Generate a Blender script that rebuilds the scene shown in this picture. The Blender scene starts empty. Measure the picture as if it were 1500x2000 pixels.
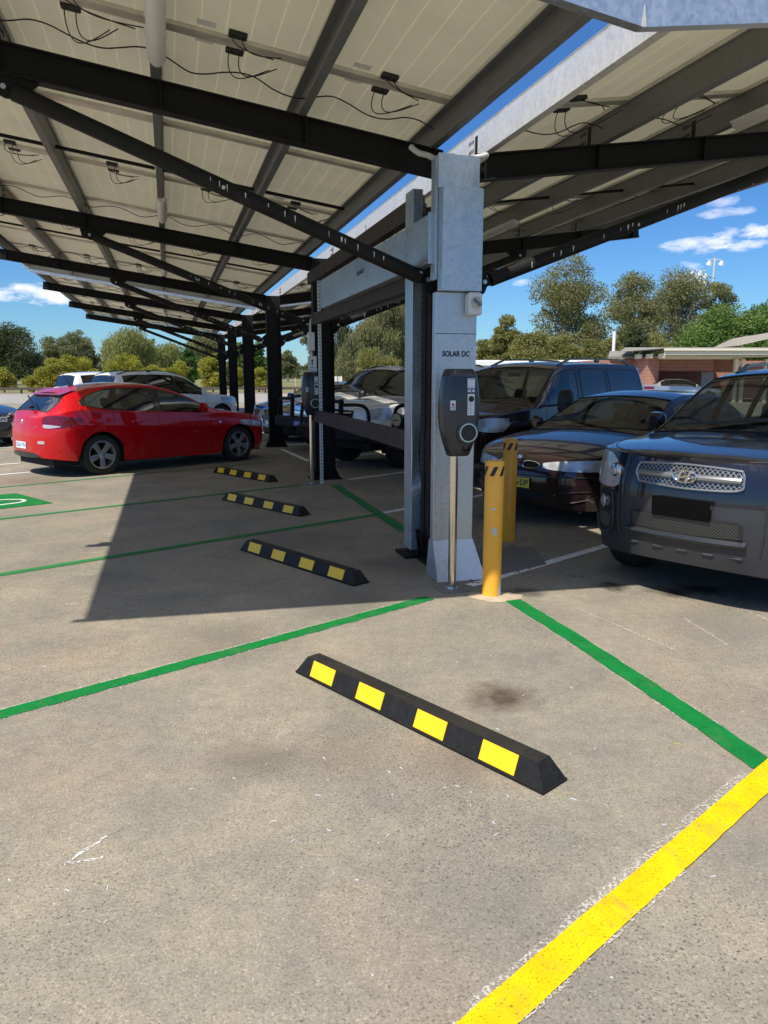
import bpy, math, random
import numpy as np
from mathutils import Vector, Matrix
random.seed(7)
PI = math.pi
sc = bpy.context.scene
COL = sc.collection
R = math.radians

# ------------------------------------------------------------------ helpers
def tag(o, label=None, cat=None, group=None, kind=None):
    if label: o['label'] = label
    if cat: o['category'] = cat
    if group: o['group'] = group
    if kind: o['kind'] = kind
    return o

def empty(name, loc=(0, 0, 0), rz=0.0):
    o = bpy.data.objects.new(name, None)
    COL.objects.link(o); o.location = loc; o.rotation_euler = (0, 0, rz)
    o.empty_display_size = .2
    return o

class MB:
    def __init__(s): s.v = []; s.f = []; s.mi = []; s.m = 0
    def add(s, vs, fs):
        b = len(s.v); s.v += [tuple(p) for p in vs]
        for f in fs: s.f.append(tuple(b + i for i in f)); s.mi.append(s.m)
        return s
    def box(s, x0, x1, y0, y1, z0, z1, M=None):
        vs = [Vector((x, y, z)) for z in (z0, z1) for y in (y0, y1) for x in (x0, x1)]
        if M is not None: vs = [M @ p for p in vs]
        return s.add(vs, [(0, 2, 3, 1), (4, 5, 7, 6), (0, 1, 5, 4), (2, 6, 7, 3), (0, 4, 6, 2), (1, 3, 7, 5)])
    def bbox(s, x0, x1, y0, y1, z0, z1, b=.006, M=None):
        # box with chamfered vertical and horizontal edges
        cx, cy, cz = (x0+x1)/2, (y0+y1)/2, (z0+z1)/2
        hx, hy, hz = (x1-x0)/2, (y1-y0)/2, (z1-z0)/2
        b = min(b, hx*.9, hy*.9, hz*.9)
        def ring(hx, hy, z, b):
            return [(cx+hx-b, cy-hy, z), (cx+hx, cy-hy+b, z), (cx+hx, cy+hy-b, z), (cx+hx-b, cy+hy, z),
                    (cx-hx+b, cy+hy, z), (cx-hx, cy+hy-b, z), (cx-hx, cy-hy+b, z), (cx-hx+b, cy-hy, z)]
        rs = [ring(hx-b, hy-b, cz-hz, b*.5), ring(hx, hy, cz-hz+b, b), ring(hx, hy, cz+hz-b, b), ring(hx-b, hy-b, cz+hz, b*.5)]
        vs = [Vector(p) for r in rs for p in r]
        if M is not None: vs = [M @ p for p in vs]
        fs = [tuple(reversed(range(8))), tuple(range(24, 32))]
        for k in range(3):
            for i in range(8):
                j = (i+1) % 8
                fs.append((k*8+i, k*8+j, k*8+8+j, k*8+8+i))
        return s.add(vs, fs)
    def beam(s, p, q, w, h, up=(0, 0, 1)):
        # rectangular bar between two points
        p = Vector(p); q = Vector(q); d = q-p; L = d.length; d.normalize()
        up = Vector(up); sd = d.cross(up).normalized(); u2 = sd.cross(d).normalized()
        vs = []
        for a in (p, q):
            for (i, j) in ((-1, -1), (1, -1), (1, 1), (-1, 1)):
                vs.append(a + sd*(i*w/2) + u2*(j*h/2))
        return s.add(vs, [(3, 2, 1, 0), (4, 5, 6, 7), (0, 1, 5, 4), (1, 2, 6, 5), (2, 3, 7, 6), (3, 0, 4, 7)])
    def tube(s, pts, r, n=8, cap=True):
        pts = [Vector(p) for p in pts]
        rr = r if isinstance(r, (list, tuple)) else [r]*len(pts)
        rings = []; prev = None
        for i, p in enumerate(pts):
            if i == 0: d = pts[1]-p
            elif i == len(pts)-1: d = p-pts[i-1]
            else: d = (pts[i+1]-pts[i-1])
            d = d.normalized() if d.length > 1e-9 else Vector((0, 0, 1))
            if prev is None:
                a = Vector((0, 0, 1)) if abs(d.z) < .9 else Vector((1, 0, 0))
                x = d.cross(a).normalized()
            else:
                x = (prev - d*prev.dot(d))
                x = x.normalized() if x.length > 1e-6 else d.orthogonal().normalized()
            prev = x; y = d.cross(x)
            rings.append([p + (x*math.cos(2*PI*k/n) + y*math.sin(2*PI*k/n))*rr[i] for k in range(n)])
        vs = [p for r_ in rings for p in r_]; fs = []
        for i in range(len(pts)-1):
            for k in range(n):
                l = (k+1) % n
                fs.append((i*n+k, i*n+l, i*n+n+l, i*n+n+k))
        if cap:
            fs.append(tuple(reversed(range(n)))); b = (len(pts)-1)*n
            fs.append(tuple(range(b, b+n)))
        return s.add(vs, fs)
    def lathe(s, prof, n=32, M=None, closed=False):
        # prof: (r, h) around local z
        vs = []
        for r, h in prof:
            for k in range(n):
                a = 2*PI*k/n; vs.append(Vector((r*math.cos(a), r*math.sin(a), h)))
        if M is not None: vs = [M @ p for p in vs]
        fs = []
        m = len(prof)
        for i in range(m if closed else m-1):
            i2 = (i+1) % m
            for k in range(n):
                l = (k+1) % n
                fs.append((i*n+k, i*n+l, i2*n+l, i2*n+k))
        return s.add(vs, fs)
    def grid(s, P):
        # P: 2-D list of points
        n = len(P); m = len(P[0]); vs = [p for r_ in P for p in r_]
        fs = [(i*m+j, i*m+j+1, (i+1)*m+j+1, (i+1)*m+j) for i in range(n-1) for j in range(m-1)]
        return s.add(vs, fs)
    def poly(s, pts, thick=None, M=None):
        vs = [Vector(p) for p in pts]; n = len(vs)
        if thick is None: return s.add([M @ p for p in vs] if M else vs, [tuple(range(n))])
        t = Vector(thick); vs2 = vs + [p+t for p in vs]
        if M: vs2 = [M @ p for p in vs2]
        fs = [tuple(reversed(range(n))), tuple(range(n, 2*n))] + [(i, (i+1) % n, n+(i+1) % n, n+i) for i in range(n)]
        return s.add(vs2, fs)
    def mesh(s, name, mats, smooth=False, angle=35):
        me = bpy.data.meshes.new(name)
        me.from_pydata(s.v, [], s.f)
        if not isinstance(mats, (list, tuple)): mats = [mats]
        for m in mats: me.materials.append(m)
        if len(mats) > 1: me.polygons.foreach_set('material_index', s.mi)
        me.validate()
        import bmesh
        bm = bmesh.new(); bm.from_mesh(me); bmesh.ops.recalc_face_normals(bm, faces=bm.faces)
        if smooth:
            for e in bm.edges:
                if len(e.link_faces) == 2 and e.calc_face_angle(0) > R(angle): e.smooth = False
            for f in bm.faces: f.smooth = True
        bm.to_mesh(me); bm.free()
        return me
    def build(s, name, mats, parent=None, smooth=False, angle=35, loc=None):
        return inst(s.mesh(name, mats, smooth, angle), name, parent, loc)

def inst(me, name, parent=None, loc=None, rot=None, scale=None):
    o = bpy.data.objects.new(name, me); COL.objects.link(o)
    if parent is not None: o.parent = parent
    if loc is not None: o.location = loc
    if rot is not None: o.rotation_euler = rot
    if scale is not None: o.scale = scale
    return o

def text_mesh(txt, size, mat, depth=.0006, spacing=1.0, align='CENTER', bold=0):
    cu = bpy.data.curves.new('t', 'FONT'); cu.body = txt; cu.size = size; cu.extrude = depth; cu.align_x = align; cu.align_y = 'CENTER'
    cu.space_character = spacing; cu.offset = bold
    o = bpy.data.objects.new('t', cu); COL.objects.link(o)
    dg = bpy.context.evaluated_depsgraph_get(); dg.update()
    me = bpy.data.meshes.new_from_object(o.evaluated_get(dg))
    bpy.data.objects.remove(o); me.name = 'lettering'
    me.materials.clear(); me.materials.append(mat)
    return me

# ------------------------------------------------------------------ materials
def newmat(name):
    m = bpy.data.materials.new(name); m.use_nodes = True
    nt = m.node_tree; b = nt.nodes['Principled BSDF']
    return m, nt, b
def nd(nt, typ, **kw):
    n = nt.nodes.new(typ)
    for k, v in kw.items():
        if k.startswith('i_'):
            key = k[2:].replace('_', ' ')
            n.inputs[key].default_value = v
        else: setattr(n, k, v)
    return n
def ramp(nt, fac, stops):
    r = nt.nodes.new('ShaderNodeValToRGB')
    while len(r.color_ramp.elements) < len(stops): r.color_ramp.elements.new(.5)
    for e, (p, c) in zip(r.color_ramp.elements, stops):
        e.position = p; e.color = c if len(c) == 4 else (*c, 1)
    nt.links.new(fac, r.inputs[0]); return r
def mix(nt, fac, a, b, mode='MIX'):
    m = nt.nodes.new('ShaderNodeMix'); m.data_type = 'RGBA'; m.blend_type = mode
    L = nt.links.new
    for sock, v in ((m.inputs[0], fac), (m.inputs[6], a), (m.inputs[7], b)):
        if hasattr(v, 'links') or isinstance(v, bpy.types.NodeSocket): L(v, sock)
        elif isinstance(v, (int, float)): sock.default_value = v if sock.type == 'VALUE' else (v, v, v, 1)
        else: sock.default_value = (*v, 1) if len(v) == 3 else v
    return m.outputs[2]
def mth(nt, op, a, b=None, clamp=False):
    m = nt.nodes.new('ShaderNodeMath'); m.operation = op; m.use_clamp = clamp
    for i, v in enumerate((a, b)):
        if v is None: continue
        if isinstance(v, bpy.types.NodeSocket): nt.links.new(v, m.inputs[i])
        else: m.inputs[i].default_value = v
    return m.outputs[0]
def coords(nt, kind='Object', scale=None):
    tc = nt.nodes.new('ShaderNodeTexCoord'); out = tc.outputs[kind]
    if scale is not None:
        mp = nt.nodes.new('ShaderNodeMapping'); mp.inputs['Scale'].default_value = scale
        nt.links.new(out, mp.inputs[0]); out = mp.outputs[0]
    return out
def noise(nt, vec, scale, detail=4, rough=.55, out='Fac', dist=0):
    n = nd(nt, 'ShaderNodeTexNoise'); n.inputs['Scale'].default_value = scale; n.inputs['Detail'].default_value = detail
    n.inputs['Roughness'].default_value = rough; n.inputs['Distortion'].default_value = dist
    if vec is not None: nt.links.new(vec, n.inputs['Vector'])
    return n.outputs[out]
def bump(nt, b, h, strength=.3, dist=.01):
    bp = nt.nodes.new('ShaderNodeBump'); bp.inputs['Strength'].default_value = strength; bp.inputs['Distance'].default_value = dist
    nt.links.new(h, bp.inputs['Height']); nt.links.new(bp.outputs[0], b.inputs['Normal'])

def simple(name, col, rough=.5, metal=0.0, coat=0.0, spec=.5, var=.0, vscale=6, dust=None):
    m, nt, b = newmat(name)
    b.inputs['Base Color'].default_value = (*col, 1); b.inputs['Roughness'].default_value = rough
    b.inputs['Metallic'].default_value = metal; b.inputs['Coat Weight'].default_value = coat
    b.inputs['Coat Roughness'].default_value = .03; b.inputs['Specular IOR Level'].default_value = spec
    if var:
        v = coords(nt, 'Object'); f = noise(nt, v, vscale, 5)
        r = ramp(nt, f, [(.3, tuple(c*(1-var) for c in col)), (.7, tuple(min(1, c*(1+var)) for c in col))])
        nt.links.new(r.outputs[0], b.inputs['Base Color'])
        rr = mth(nt, 'MULTIPLY_ADD', f, .25); nt.nodes[-1]
        m2 = ramp(nt, f, [(.25, (max(0, rough-.1),)*3), (.75, (min(1, rough+.12),)*3)])
        nt.links.new(m2.outputs[0], b.inputs['Roughness'])
    return m

def paint(name, col, metal=.0, dusty=.12, rough=.25):
    dusty *= .45
    m, nt, b = newmat(name)
    v = coords(nt, 'Object')
    f = noise(nt, v, 2.5, 6, .65)
    geo = nd(nt, 'ShaderNodeNewGeometry'); sep = nd(nt, 'ShaderNodeSeparateXYZ'); nt.links.new(geo.outputs['Position'], sep.inputs[0])
    low = mth(nt, 'SUBTRACT', .75, sep.outputs[2]); low = mth(nt, 'MULTIPLY', low, 1.1, True)
    d = mth(nt, 'MULTIPLY', mth(nt, 'ADD', mth(nt, 'MULTIPLY', low, .8), .25), f); d = mth(nt, 'MULTIPLY', d, dusty*2.2, True)
    c = mix(nt, d, (*col, 1), (.32, .27, .21, 1))
    nt.links.new(c, b.inputs['Base Color'])
    b.inputs['Metallic'].default_value = metal; b.inputs['Roughness'].default_value = rough; b.inputs['Specular IOR Level'].default_value = .25
    b.inputs['Coat Weight'].default_value = 1.0; b.inputs['Coat Roughness'].default_value = .025
    rr = mth(nt, 'MULTIPLY', d, .5); rr = mth(nt, 'ADD', rr, .02); nt.links.new(rr, b.inputs['Coat Roughness'])
    return m

def galv(name, base=.42, tint=(.93, 1.0, 1.06), rough=.42, rust=.0, metal=.75):
    m, nt, b = newmat(name)
    v = coords(nt, 'Object')
    vo = nd(nt, 'ShaderNodeTexVoronoi'); vo.inputs['Scale'].default_value = 45; nt.links.new(v, vo.inputs['Vector'])
    sepc = nd(nt, 'ShaderNodeSeparateColor'); nt.links.new(vo.outputs['Color'], sepc.inputs[0])
    n1 = noise(nt, v, 3, 5, .6); n2 = noise(nt, coords(nt, 'Object', (14, 14, 1.3)), 1.5, 4)
    t = mth(nt, 'ADD', mth(nt, 'MULTIPLY', sepc.outputs[0], .35), mth(nt, 'ADD', mth(nt, 'MULTIPLY', n1, .6), mth(nt, 'MULTIPLY', n2, .4)))
    lo = tuple(base*.86*c for c in tint); hi = tuple(min(1, base*1.16*c) for c in tint)
    r = ramp(nt, t, [(.35, lo), (1.0, hi)])
    c = r.outputs[0]
    if rust:
        k = ramp(nt, noise(nt, v, 9, 8, .7), [(.55, (0, 0, 0)), (.72, (1, 1, 1))])
        c = mix(nt, mth(nt, 'MULTIPLY', k.outputs[0], rust), c, (.20, .11, .06, 1))
    nt.links.new(c, b.inputs['Base Color']); b.inputs['Metallic'].default_value = metal
    rr = ramp(nt, t, [(.3, (rough-.08,)*3), (.9, (rough+.14,)*3)]); nt.links.new(rr.outputs[0], b.inputs['Roughness'])
    bump(nt, b, n1, .12, .01)
    return m

M = {}
M['galv'] = galv('galvanised_steel', .56, tint=(.90, 1.0, 1.10), rough=.34, metal=.8)
M['galv_dull'] = galv('galvanised_dull', .19, tint=(.97, 1.0, 1.03), rough=.5, rust=.12, metal=.45)
M['galv_light'] = galv('galvanised_light', .62, tint=(1, 1, .98), rough=.4, metal=.3)
def blacksteel(name, col, drip=False):
    m, nt, b = newmat(name); v = coords(nt, 'Object')
    f = noise(nt, v, 5, 8, .7)
    r = ramp(nt, f, [(.3, tuple(c*.6 for c in col)), (.62, col), (.8, tuple(min(1, c*1.9+.01) for c in col))])
    c = r.outputs[0]
    if drip:
        k = ramp(nt, noise(nt, coords(nt, 'Object', (9, 9, 9)), 1.0, 2), [(.72, (0, 0, 0)), (.735, (1, 1, 1))])
        c = mix(nt, k.outputs[0], c, (.6, .6, .56, 1))
    nt.links.new(c, b.inputs['Base Color']); b.inputs['Roughness'].default_value = .6; b.inputs['Specular IOR Level'].default_value = .22
    bump(nt, b, noise(nt, v, 60, 3), .15, .003)
    return m
M['steel'] = blacksteel('dark_painted_steel', (.013, .0125, .012))
M['steel_drip'] = blacksteel('dark_painted_steel_with_droppings', (.02, .019, .018), True)
M['brownsteel'] = blacksteel('brown_primed_steel', (.07, .05, .045))
M['black'] = simple('black_plastic', (.012, .012, .013), .45)
M['rubber'] = simple('tyre_rubber', (.018, .018, .018), .8, var=.3, vscale=20)
M['dark'] = simple('dark_interior', (.012, .012, .013), .85)
M['trim'] = simple('seat_fabric', (.035, .036, .04), .9, var=.2)
M['chrome'] = simple('chrome', (.75, .76, .78), .08, 1.0)
M['alloy'] = simple('alloy_wheel', (.42, .42, .44), .28, .75)
M['clad'] = simple('grey_plastic_cladding', (.040, .043, .050), .36, .3, var=.12, vscale=5)
M['white_plastic'] = simple('white_plastic', (.7, .7, .68), .5)
M['pvc'] = simple('grey_conduit', (.5, .5, .48), .5)
M['alu'] = simple('aluminium_frame', (.62, .60, .54), .4, .35, var=.15)
M['cable'] = simple('black_cable', (.02, .02, .02), .6)
M['stainless'] = simple('stainless', (.72, .70, .66), .16, 1.0)
M['white_paint_part'] = simple('white_sign', (.75, .76, .78), .45)
M['ink'] = simple('black_ink', (.01, .01, .012), .6)
M['blueink'] = simple('blue_ink', (.02, .06, .35), .6)
M['redink'] = simple('red_ink', (.5, .03, .04), .6)
M['plate_y'] = simple('yellow_plate', (.75, .60, .06), .45)
M['charger'] = simple('charger_shell', (.022, .026, .034), .33, 0, .35)
M['taillight'] = simple('tail_lamp', (.13, .003, .004), .12, 0, 1, var=.5, vscale=25)
M['tail_clear'] = simple('tail_lamp_clear', (.55, .5, .5), .15, .3, 1)

def glassmat(name, tint=(.02, .022, .022), trans=.35):
    m, nt, b = newmat(name)
    b.inputs['Base Color'].default_value = (*tint, 1); b.inputs['Roughness'].default_value = .02
    b.inputs['Specular IOR Level'].default_value = .75; b.inputs['Coat Weight'].default_value = .6
    if trans > 0:
        t = nd(nt, 'ShaderNodeBsdfTransparent'); t.inputs[0].default_value = (.72, .8, .76, 1)
        mx = nd(nt, 'ShaderNodeMixShader'); mx.inputs[0].default_value = trans
        out = nt.nodes['Material Output']
        nt.links.new(b.outputs[0], mx.inputs[1]); nt.links.new(t.outputs[0], mx.inputs[2]); nt.links.new(mx.outputs[0], out.inputs[0])
    return m
M['glass'] = glassmat('car_glass', trans=.55)
M['glass_mid'] = glassmat('smoked_glass', (.008, .009, .010), .22)
M['glass_dark'] = glassmat('tinted_glass', (.006, .007, .009), .12)
def lampglass():
    m, nt, b = newmat('headlamp_lens')
    v = coords(nt, 'Object')
    n = nd(nt, 'ShaderNodeTexVoronoi'); n.inputs['Scale'].default_value = 9; nt.links.new(v, n.inputs['Vector'])
    r = ramp(nt, n.outputs['Distance'], [(.0, (.26, .27, .28)), (.4, (.42, .43, .45)), (.7, (.60, .61, .62))])
    nt.links.new(r.outputs[0], b.inputs['Base Color'])
    b.inputs['Metallic'].default_value = .35; b.inputs['Roughness'].default_value = .28
    b.inputs['Coat Weight'].default_value = 1; b.inputs['Coat Roughness'].default_value = .02
    return m
M['lamp'] = lampglass()
def meshgrille(name, s=30, light=.34):
    m, nt, b = newmat(name)
    v = coords(nt, 'Object'); sp = nd(nt, 'ShaderNodeSeparateXYZ'); nt.links.new(v, sp.inputs[0])
    a = mth(nt, 'ADD', sp.outputs[1], sp.outputs[2]); c = mth(nt, 'SUBTRACT', sp.outputs[1], sp.outputs[2])
    def ln(x):
        f = mth(nt, 'FRACT', mth(nt, 'MULTIPLY', x, s)); return mth(nt, 'LESS_THAN', f, .2)
    g = mth(nt, 'MAXIMUM', ln(a), ln(c))
    nt.links.new(mix(nt, g, (.006, .006, .007, 1), (light, light, light*1.02, 1)), b.inputs['Base Color'])
    nt.links.new(mth(nt, 'MULTIPLY', g, .7), b.inputs['Metallic']); b.inputs['Roughness'].default_value = .35
    bump(nt, b, g, .8, .01)
    return m
M['grille_mesh'] = meshgrille('woven_grille')

# asphalt -------------------------------------------------------------
def asphalt():
    m, nt, b = newmat('weathered_asphalt'); L = nt.links.new
    v = coords(nt, 'Object')
    big = noise(nt, v, .35, 5, .6); mid = noise(nt, v, 1.6, 6, .6, dist=.4); fine = noise(nt, v, 14, 5, .65)
    # base tan-grey, large drifting patches of dust and bare bitumen
    base = ramp(nt, mid, [(.28, (.205, .192, .160)), (.5, (.27, .24, .19)), (.72, (.335, .29, .22))])
    pink = ramp(nt, noise(nt, v, .9, 4, .5), [(.52, (0, 0, 0)), (.72, (1, 1, 1))])
    c = mix(nt, mth(nt, 'MULTIPLY', pink.outputs[0], .35), base.outputs[0], (.36, .25, .175, 1))
    grey = ramp(nt, big, [(.45, (0, 0, 0)), (.68, (1, 1, 1))])
    c = mix(nt, mth(nt, 'MULTIPLY', grey.outputs[0], .5), c, (.185, .18, .155, 1))
    f2 = ramp(nt, fine, [(.3, (.88, .88, .88)), (.7, (1.1, 1.1, 1.1))]); c = mix(nt, 1.0, c, f2.outputs[0], 'MULTIPLY')
    # aggregate and voids
    vo = nd(nt, 'ShaderNodeTexVoronoi'); vo.inputs['Scale'].default_value = 170; vo.inputs['Randomness'].default_value = 1; L(v, vo.inputs['Vector'])
    sc_ = nd(nt, 'ShaderNodeSeparateColor'); L(vo.outputs['Color'], sc_.inputs[0])
    st = ramp(nt, sc_.outputs[0], [(0, (.78, .78, .78)), (.45, (1, 1, 1)), (.93, (1.16, 1.14, 1.08)), (.98, (1.45, 1.42, 1.35))])
    c = mix(nt, .8, c, st.outputs[0], 'MULTIPLY')
    n5 = noise(nt, v, 105, 2, .5, dist=.6); pit = ramp(nt, n5, [(.32, (.32, .31, .30)), (.43, (1, 1, 1))])
    rough_zone = ramp(nt, noise(nt, v, .6, 3), [(.38, (.25, .25, .25)), (.6, (1, 1, 1))])
    c = mix(nt, rough_zone.outputs[0], c, mix(nt, 1.0, c, pit.outputs[0], 'MULTIPLY'))
    # stains with their own shapes: (x, y, radius, strength, colour)
    geo = nd(nt, 'ShaderNodeNewGeometry')
    wob = noise(nt, geo.outputs['Position'], 5, 6, .7, 'Color')
    wv = nd(nt, 'ShaderNodeVectorMath', operation='MULTIPLY_ADD'); L(wob, wv.inputs[0]); wv.inputs[1].default_value = (.35, .35, 0); L(geo.outputs['Position'], wv.inputs[2])
    for (x, y, r, s, col) in STAINS:
        dd = nd(nt, 'ShaderNodeVectorMath', operation='DISTANCE'); L(wv.outputs[0], dd.inputs[0]); dd.inputs[1].default_value = (x+.175, y+.175, 0)
        mr = nd(nt, 'ShaderNodeMapRange'); mr.inputs['From Min'].default_value = r; mr.inputs['From Max'].default_value = r*.25
        L(dd.outputs['Value'], mr.inputs['Value'])
        k = mth(nt, 'MULTIPLY', mr.outputs[0], s)
        k = mth(nt, 'MULTIPLY', k, mth(nt, 'ADD', fine, .45), True)
        c = mix(nt, k, c, (*col, 1))
    L(c, b.inputs['Base Color'])
    b.inputs['Roughness'].default_value = .9; b.inputs['Specular IOR Level'].default_value = .25
    h = mth(nt, 'ADD', mth(nt, 'MULTIPLY', n5, .6), mth(nt, 'MULTIPLY', sc_.outputs[1], .3)); bump(nt, b, h, .55, .006)
    return m
OIL = (.03, .027, .022)
STAINS = [(.60, 3.52, .23, 1.0, (.085, .062, .042)), (-.15, 2.95, .34, .30, (.12, .08, .055)), (-.55, 2.9, .24, .38, (.10, .07, .05)),
          (.30, 2.9, .3, .3, (.12, .065, .045)), (1.75, 5.5, .14, .9, OIL), (2.15, 5.35, .2, .9, OIL), (2.4, 5.45, .22, 1, OIL),
          (1.3, 8.3, .35, .8, OIL), (1.05, 5.35, .18, .7, OIL), (-1.0, 4.3, .5, .25, (.11, .085, .06)), (-2.5, 4.2, .25, .5, (.30, .13, .07)),
          (-.2, 5.0, .5, .25, (.07, .06, .05)), (.1, 6.1, .5, .4, (.06, .055, .05)), (-.9, 7.2, .8, .3, (.06, .055, .05)), (.3, 1.9, .5, .2, (.13, .12, .115)),
          (1.1, 6.4, .35, .5, (.05, .05, .05)), (2.2, 4.6, .5, .4, (.085, .095, .10)), (-5.4, 11.2, .7, .5, (.13, .09, .06))]
M['asphalt'] = asphalt()

def roadpaint(name, col, wear=.45, edge=None):
    m, nt, b = newmat(name); v = coords(nt, 'Object')
    n = noise(nt, v, 70, 6, .75); n2 = noise(nt, v, 3, 3)
    t = mth(nt, 'ADD', mth(nt, 'MULTIPLY', n, .75), mth(nt, 'MULTIPLY', n2, .25))
    k = ramp(nt, t, [(wear-.05, (1, 1, 1)), (wear+.03, (0, 0, 0))])
    tone = ramp(nt, noise(nt, v, 8, 4), [(.3, tuple(c*.82 for c in col)), (.7, tuple(min(1, c*1.08) for c in col))])
    c = mix(nt, k.outputs[0], tone.outputs[0], (.12, .10, .08, 1))
    gr = ramp(nt, noise(nt, coords(nt, 'Object', (1, 1, 1)), 5.5, 6, .75, dist=1.2), [(.52, (0, 0, 0)), (.78, (1, 1, 1))])
    c = mix(nt, mth(nt, 'MULTIPLY', gr.outputs[0], .45), c, (.16, .13, .09, 1))
    pt = ramp(nt, noise(nt, v, 130, 2, .5), [(.30, (.45, .42, .4)), (.40, (1, 1, 1))]); c = mix(nt, 1.0, c, pt.outputs[0], 'MULTIPLY')
    nt.links.new(c, b.inputs['Base Color']); b.inputs['Roughness'].default_value = .75; b.inputs['Specular IOR Level'].default_value = .2
    bump(nt, b, n, .5, .003)
    return m
M['p_green'] = roadpaint('green_line_paint', (.003, .18, .035), .37)
M['p_green_old'] = roadpaint('old_green_line_paint', (.025, .20, .055), .40)
M['p_yellow'] = roadpaint('yellow_line_paint', (.80, .53, .002), .37)
M['p_white'] = roadpaint('white_line_paint', (.80, .80, .78), .36)
def ghost(name, col, amt):
    m, nt, b = newmat(name); v = coords(nt, 'Object')
    n = noise(nt, v, 90, 6, .8)
    k = ramp(nt, n, [(amt-.03, (0, 0, 0)), (amt+.03, (1, 1, 1))])
    b.inputs['Base Color'].default_value = (*col, 1); b.inputs['Roughness'].default_value = .85
    nt.links.new(k.outputs[0], b.inputs['Alpha'])
    return m
M['p_ghost'] = ghost('worn_white_paint', (.52, .48, .42), .52)
M['p_chalk'] = ghost('chalk', (.75, .74, .72), .50)
M['p_ghost2'] = ghost('worn_yellow_paint', (.6, .48, .12), .58)

# ------------------------------------------------------------------ world, sun, camera
w = bpy.data.worlds.new('World'); sc.world = w; w.use_nodes = True
nt = w.node_tree; nt.nodes.clear()
out = nt.nodes.new('ShaderNodeOutputWorld'); bg = nt.nodes.new('ShaderNodeBackground')
sky = nt.nodes.new('ShaderNodeTexSky'); sky.sky_type = 'NISHITA'; sky.sun_disc = False
SUN_EL = R(54.6); SUN_AZ = R(219.8)
sky.sun_elevation = SUN_EL; sky.sun_rotation = SUN_AZ; sky.air_density = 1.0; sky.dust_density = .3; sky.ozone_density = 2.0; sky.altitude = 200
tc = nt.nodes.new('ShaderNodeTexCoord')
hs = nt.nodes.new('ShaderNodeHueSaturation'); hs.inputs['Saturation'].default_value = 1.02
nt.links.new(sky.outputs[0], hs.inputs['Color'])
sp0 = nt.nodes.new('ShaderNodeSeparateXYZ'); nt.links.new(tc.outputs['Generated'], sp0.inputs[0])
deep = ramp(nt, sp0.outputs[2], [(0, (.34, .54, .72)), (.25, (.24, .47, .76)), (.9, (.55, .8, .95))])
col = mix(nt, 1.0, hs.outputs[0], deep.outputs[0], 'MULTIPLY')
# small fair-weather clouds, plus big unseen ones added as white fill: direction (px, py of the view), width, height in radians
def cloud(az, el, wx, wz, amt, col):
    sp = nt.nodes.new('ShaderNodeSeparateXYZ'); nt.links.new(tc.outputs['Generated'], sp.inputs[0])
    a = mth(nt, 'ARCTAN2', sp.outputs[0], sp.outputs[1]); e = mth(nt, 'ARCSINE', sp.outputs[2])
    mp = nt.nodes.new('ShaderNodeMapping'); mp.inputs['Scale'].default_value = (1, 1, 2.6); nt.links.new(tc.outputs['Generated'], mp.inputs[0])
    n = noise(nt, mp.outputs[0], 26, 7, .6)
    dx = mth(nt, 'DIVIDE', mth(nt, 'SUBTRACT', a, az), wx); dz = mth(nt, 'DIVIDE', mth(nt, 'SUBTRACT', e, el), wz)
    r2 = mth(nt, 'ADD', mth(nt, 'MULTIPLY', dx, dx), mth(nt, 'MULTIPLY', dz, dz))
    k = mth(nt, 'SUBTRACT', mth(nt, 'ADD', mth(nt, 'MULTIPLY', mth(nt, 'SUBTRACT', n, .5), 2.4), .92), mth(nt, 'MULTIPLY', r2, .42))
    mr = nt.nodes.new('ShaderNodeMapRange'); mr.inputs['From Min'].default_value = .50; mr.inputs['From Max'].default_value = 1.0
    nt.links.new(k, mr.inputs['Value'])
    return mix(nt, mth(nt, 'MULTIPLY', mr.outputs[0], amt), col, (7.8, 7.6, 7.9, 1))
for c_ in [(.385, .150, .045, .009, .6), (.44, .164, .038, .008, .7), (.40, .196, .025, .006, .35), (.435, .146, .035, .006, .5), (-.415, .092, .07, .012, .75), (-.33, .085, .04, .006, .4), (.41, .185, .03, .006, .4), (.37, .128, .02, .006, .4), (.18, .115, .02, .005, .4), (-.9, .5, .3, .06, .7), (2.9, .95, 1.1, .38, .95), (-2.4, .75, .9, .30, .95), (1.9, .6, .6, .2, .9), (-1.5, .55, .5, .2, .9)]:  # the big last entries lie out of view, added to lift the shade
    col = cloud(*c_, col)
nt.links.new(col, bg.inputs[0]); bg.inputs[1].default_value = .105
nt.links.new(bg.outputs[0], out.inputs[0])

sl = bpy.data.lights.new('sun', 'SUN'); sl.energy = 3.7; sl.angle = R(.53); sl.color = (1.0, .94, .83)
so = bpy.data.objects.new('sun', sl); COL.objects.link(so)
trav = Vector((math.sin(R(39.8))*math.cos(SUN_EL), math.cos(R(39.8))*math.cos(SUN_EL), -math.sin(SUN_EL)))
so.rotation_euler = trav.to_track_quat('-Z', 'Y').to_euler()

cam = bpy.data.cameras.new('camera'); co = bpy.data.objects.new('camera', cam); COL.objects.link(co)
cam.sensor_fit = 'VERTICAL'; cam.sensor_height = 36; cam.lens = 1449/2000*36; cam.clip_end = 2500; cam.clip_start = .05
co.location = (0, 0, 1.6); co.rotation_euler = (R(90)-math.atan(268/1449), 0, 0)
sc.camera = co
sc.render.resolution_x = 768; sc.render.resolution_y = 1024
sc.view_settings.view_transform = 'Standard'; sc.view_settings.look = 'None'; sc.view_settings.exposure = EXPO = .72
sc.cycles.max_bounces = 7; sc.cycles.diffuse_bounces = 4; sc.cycles.transparent_max_bounces = 12
sc.cycles.use_adaptive_sampling = True
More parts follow.
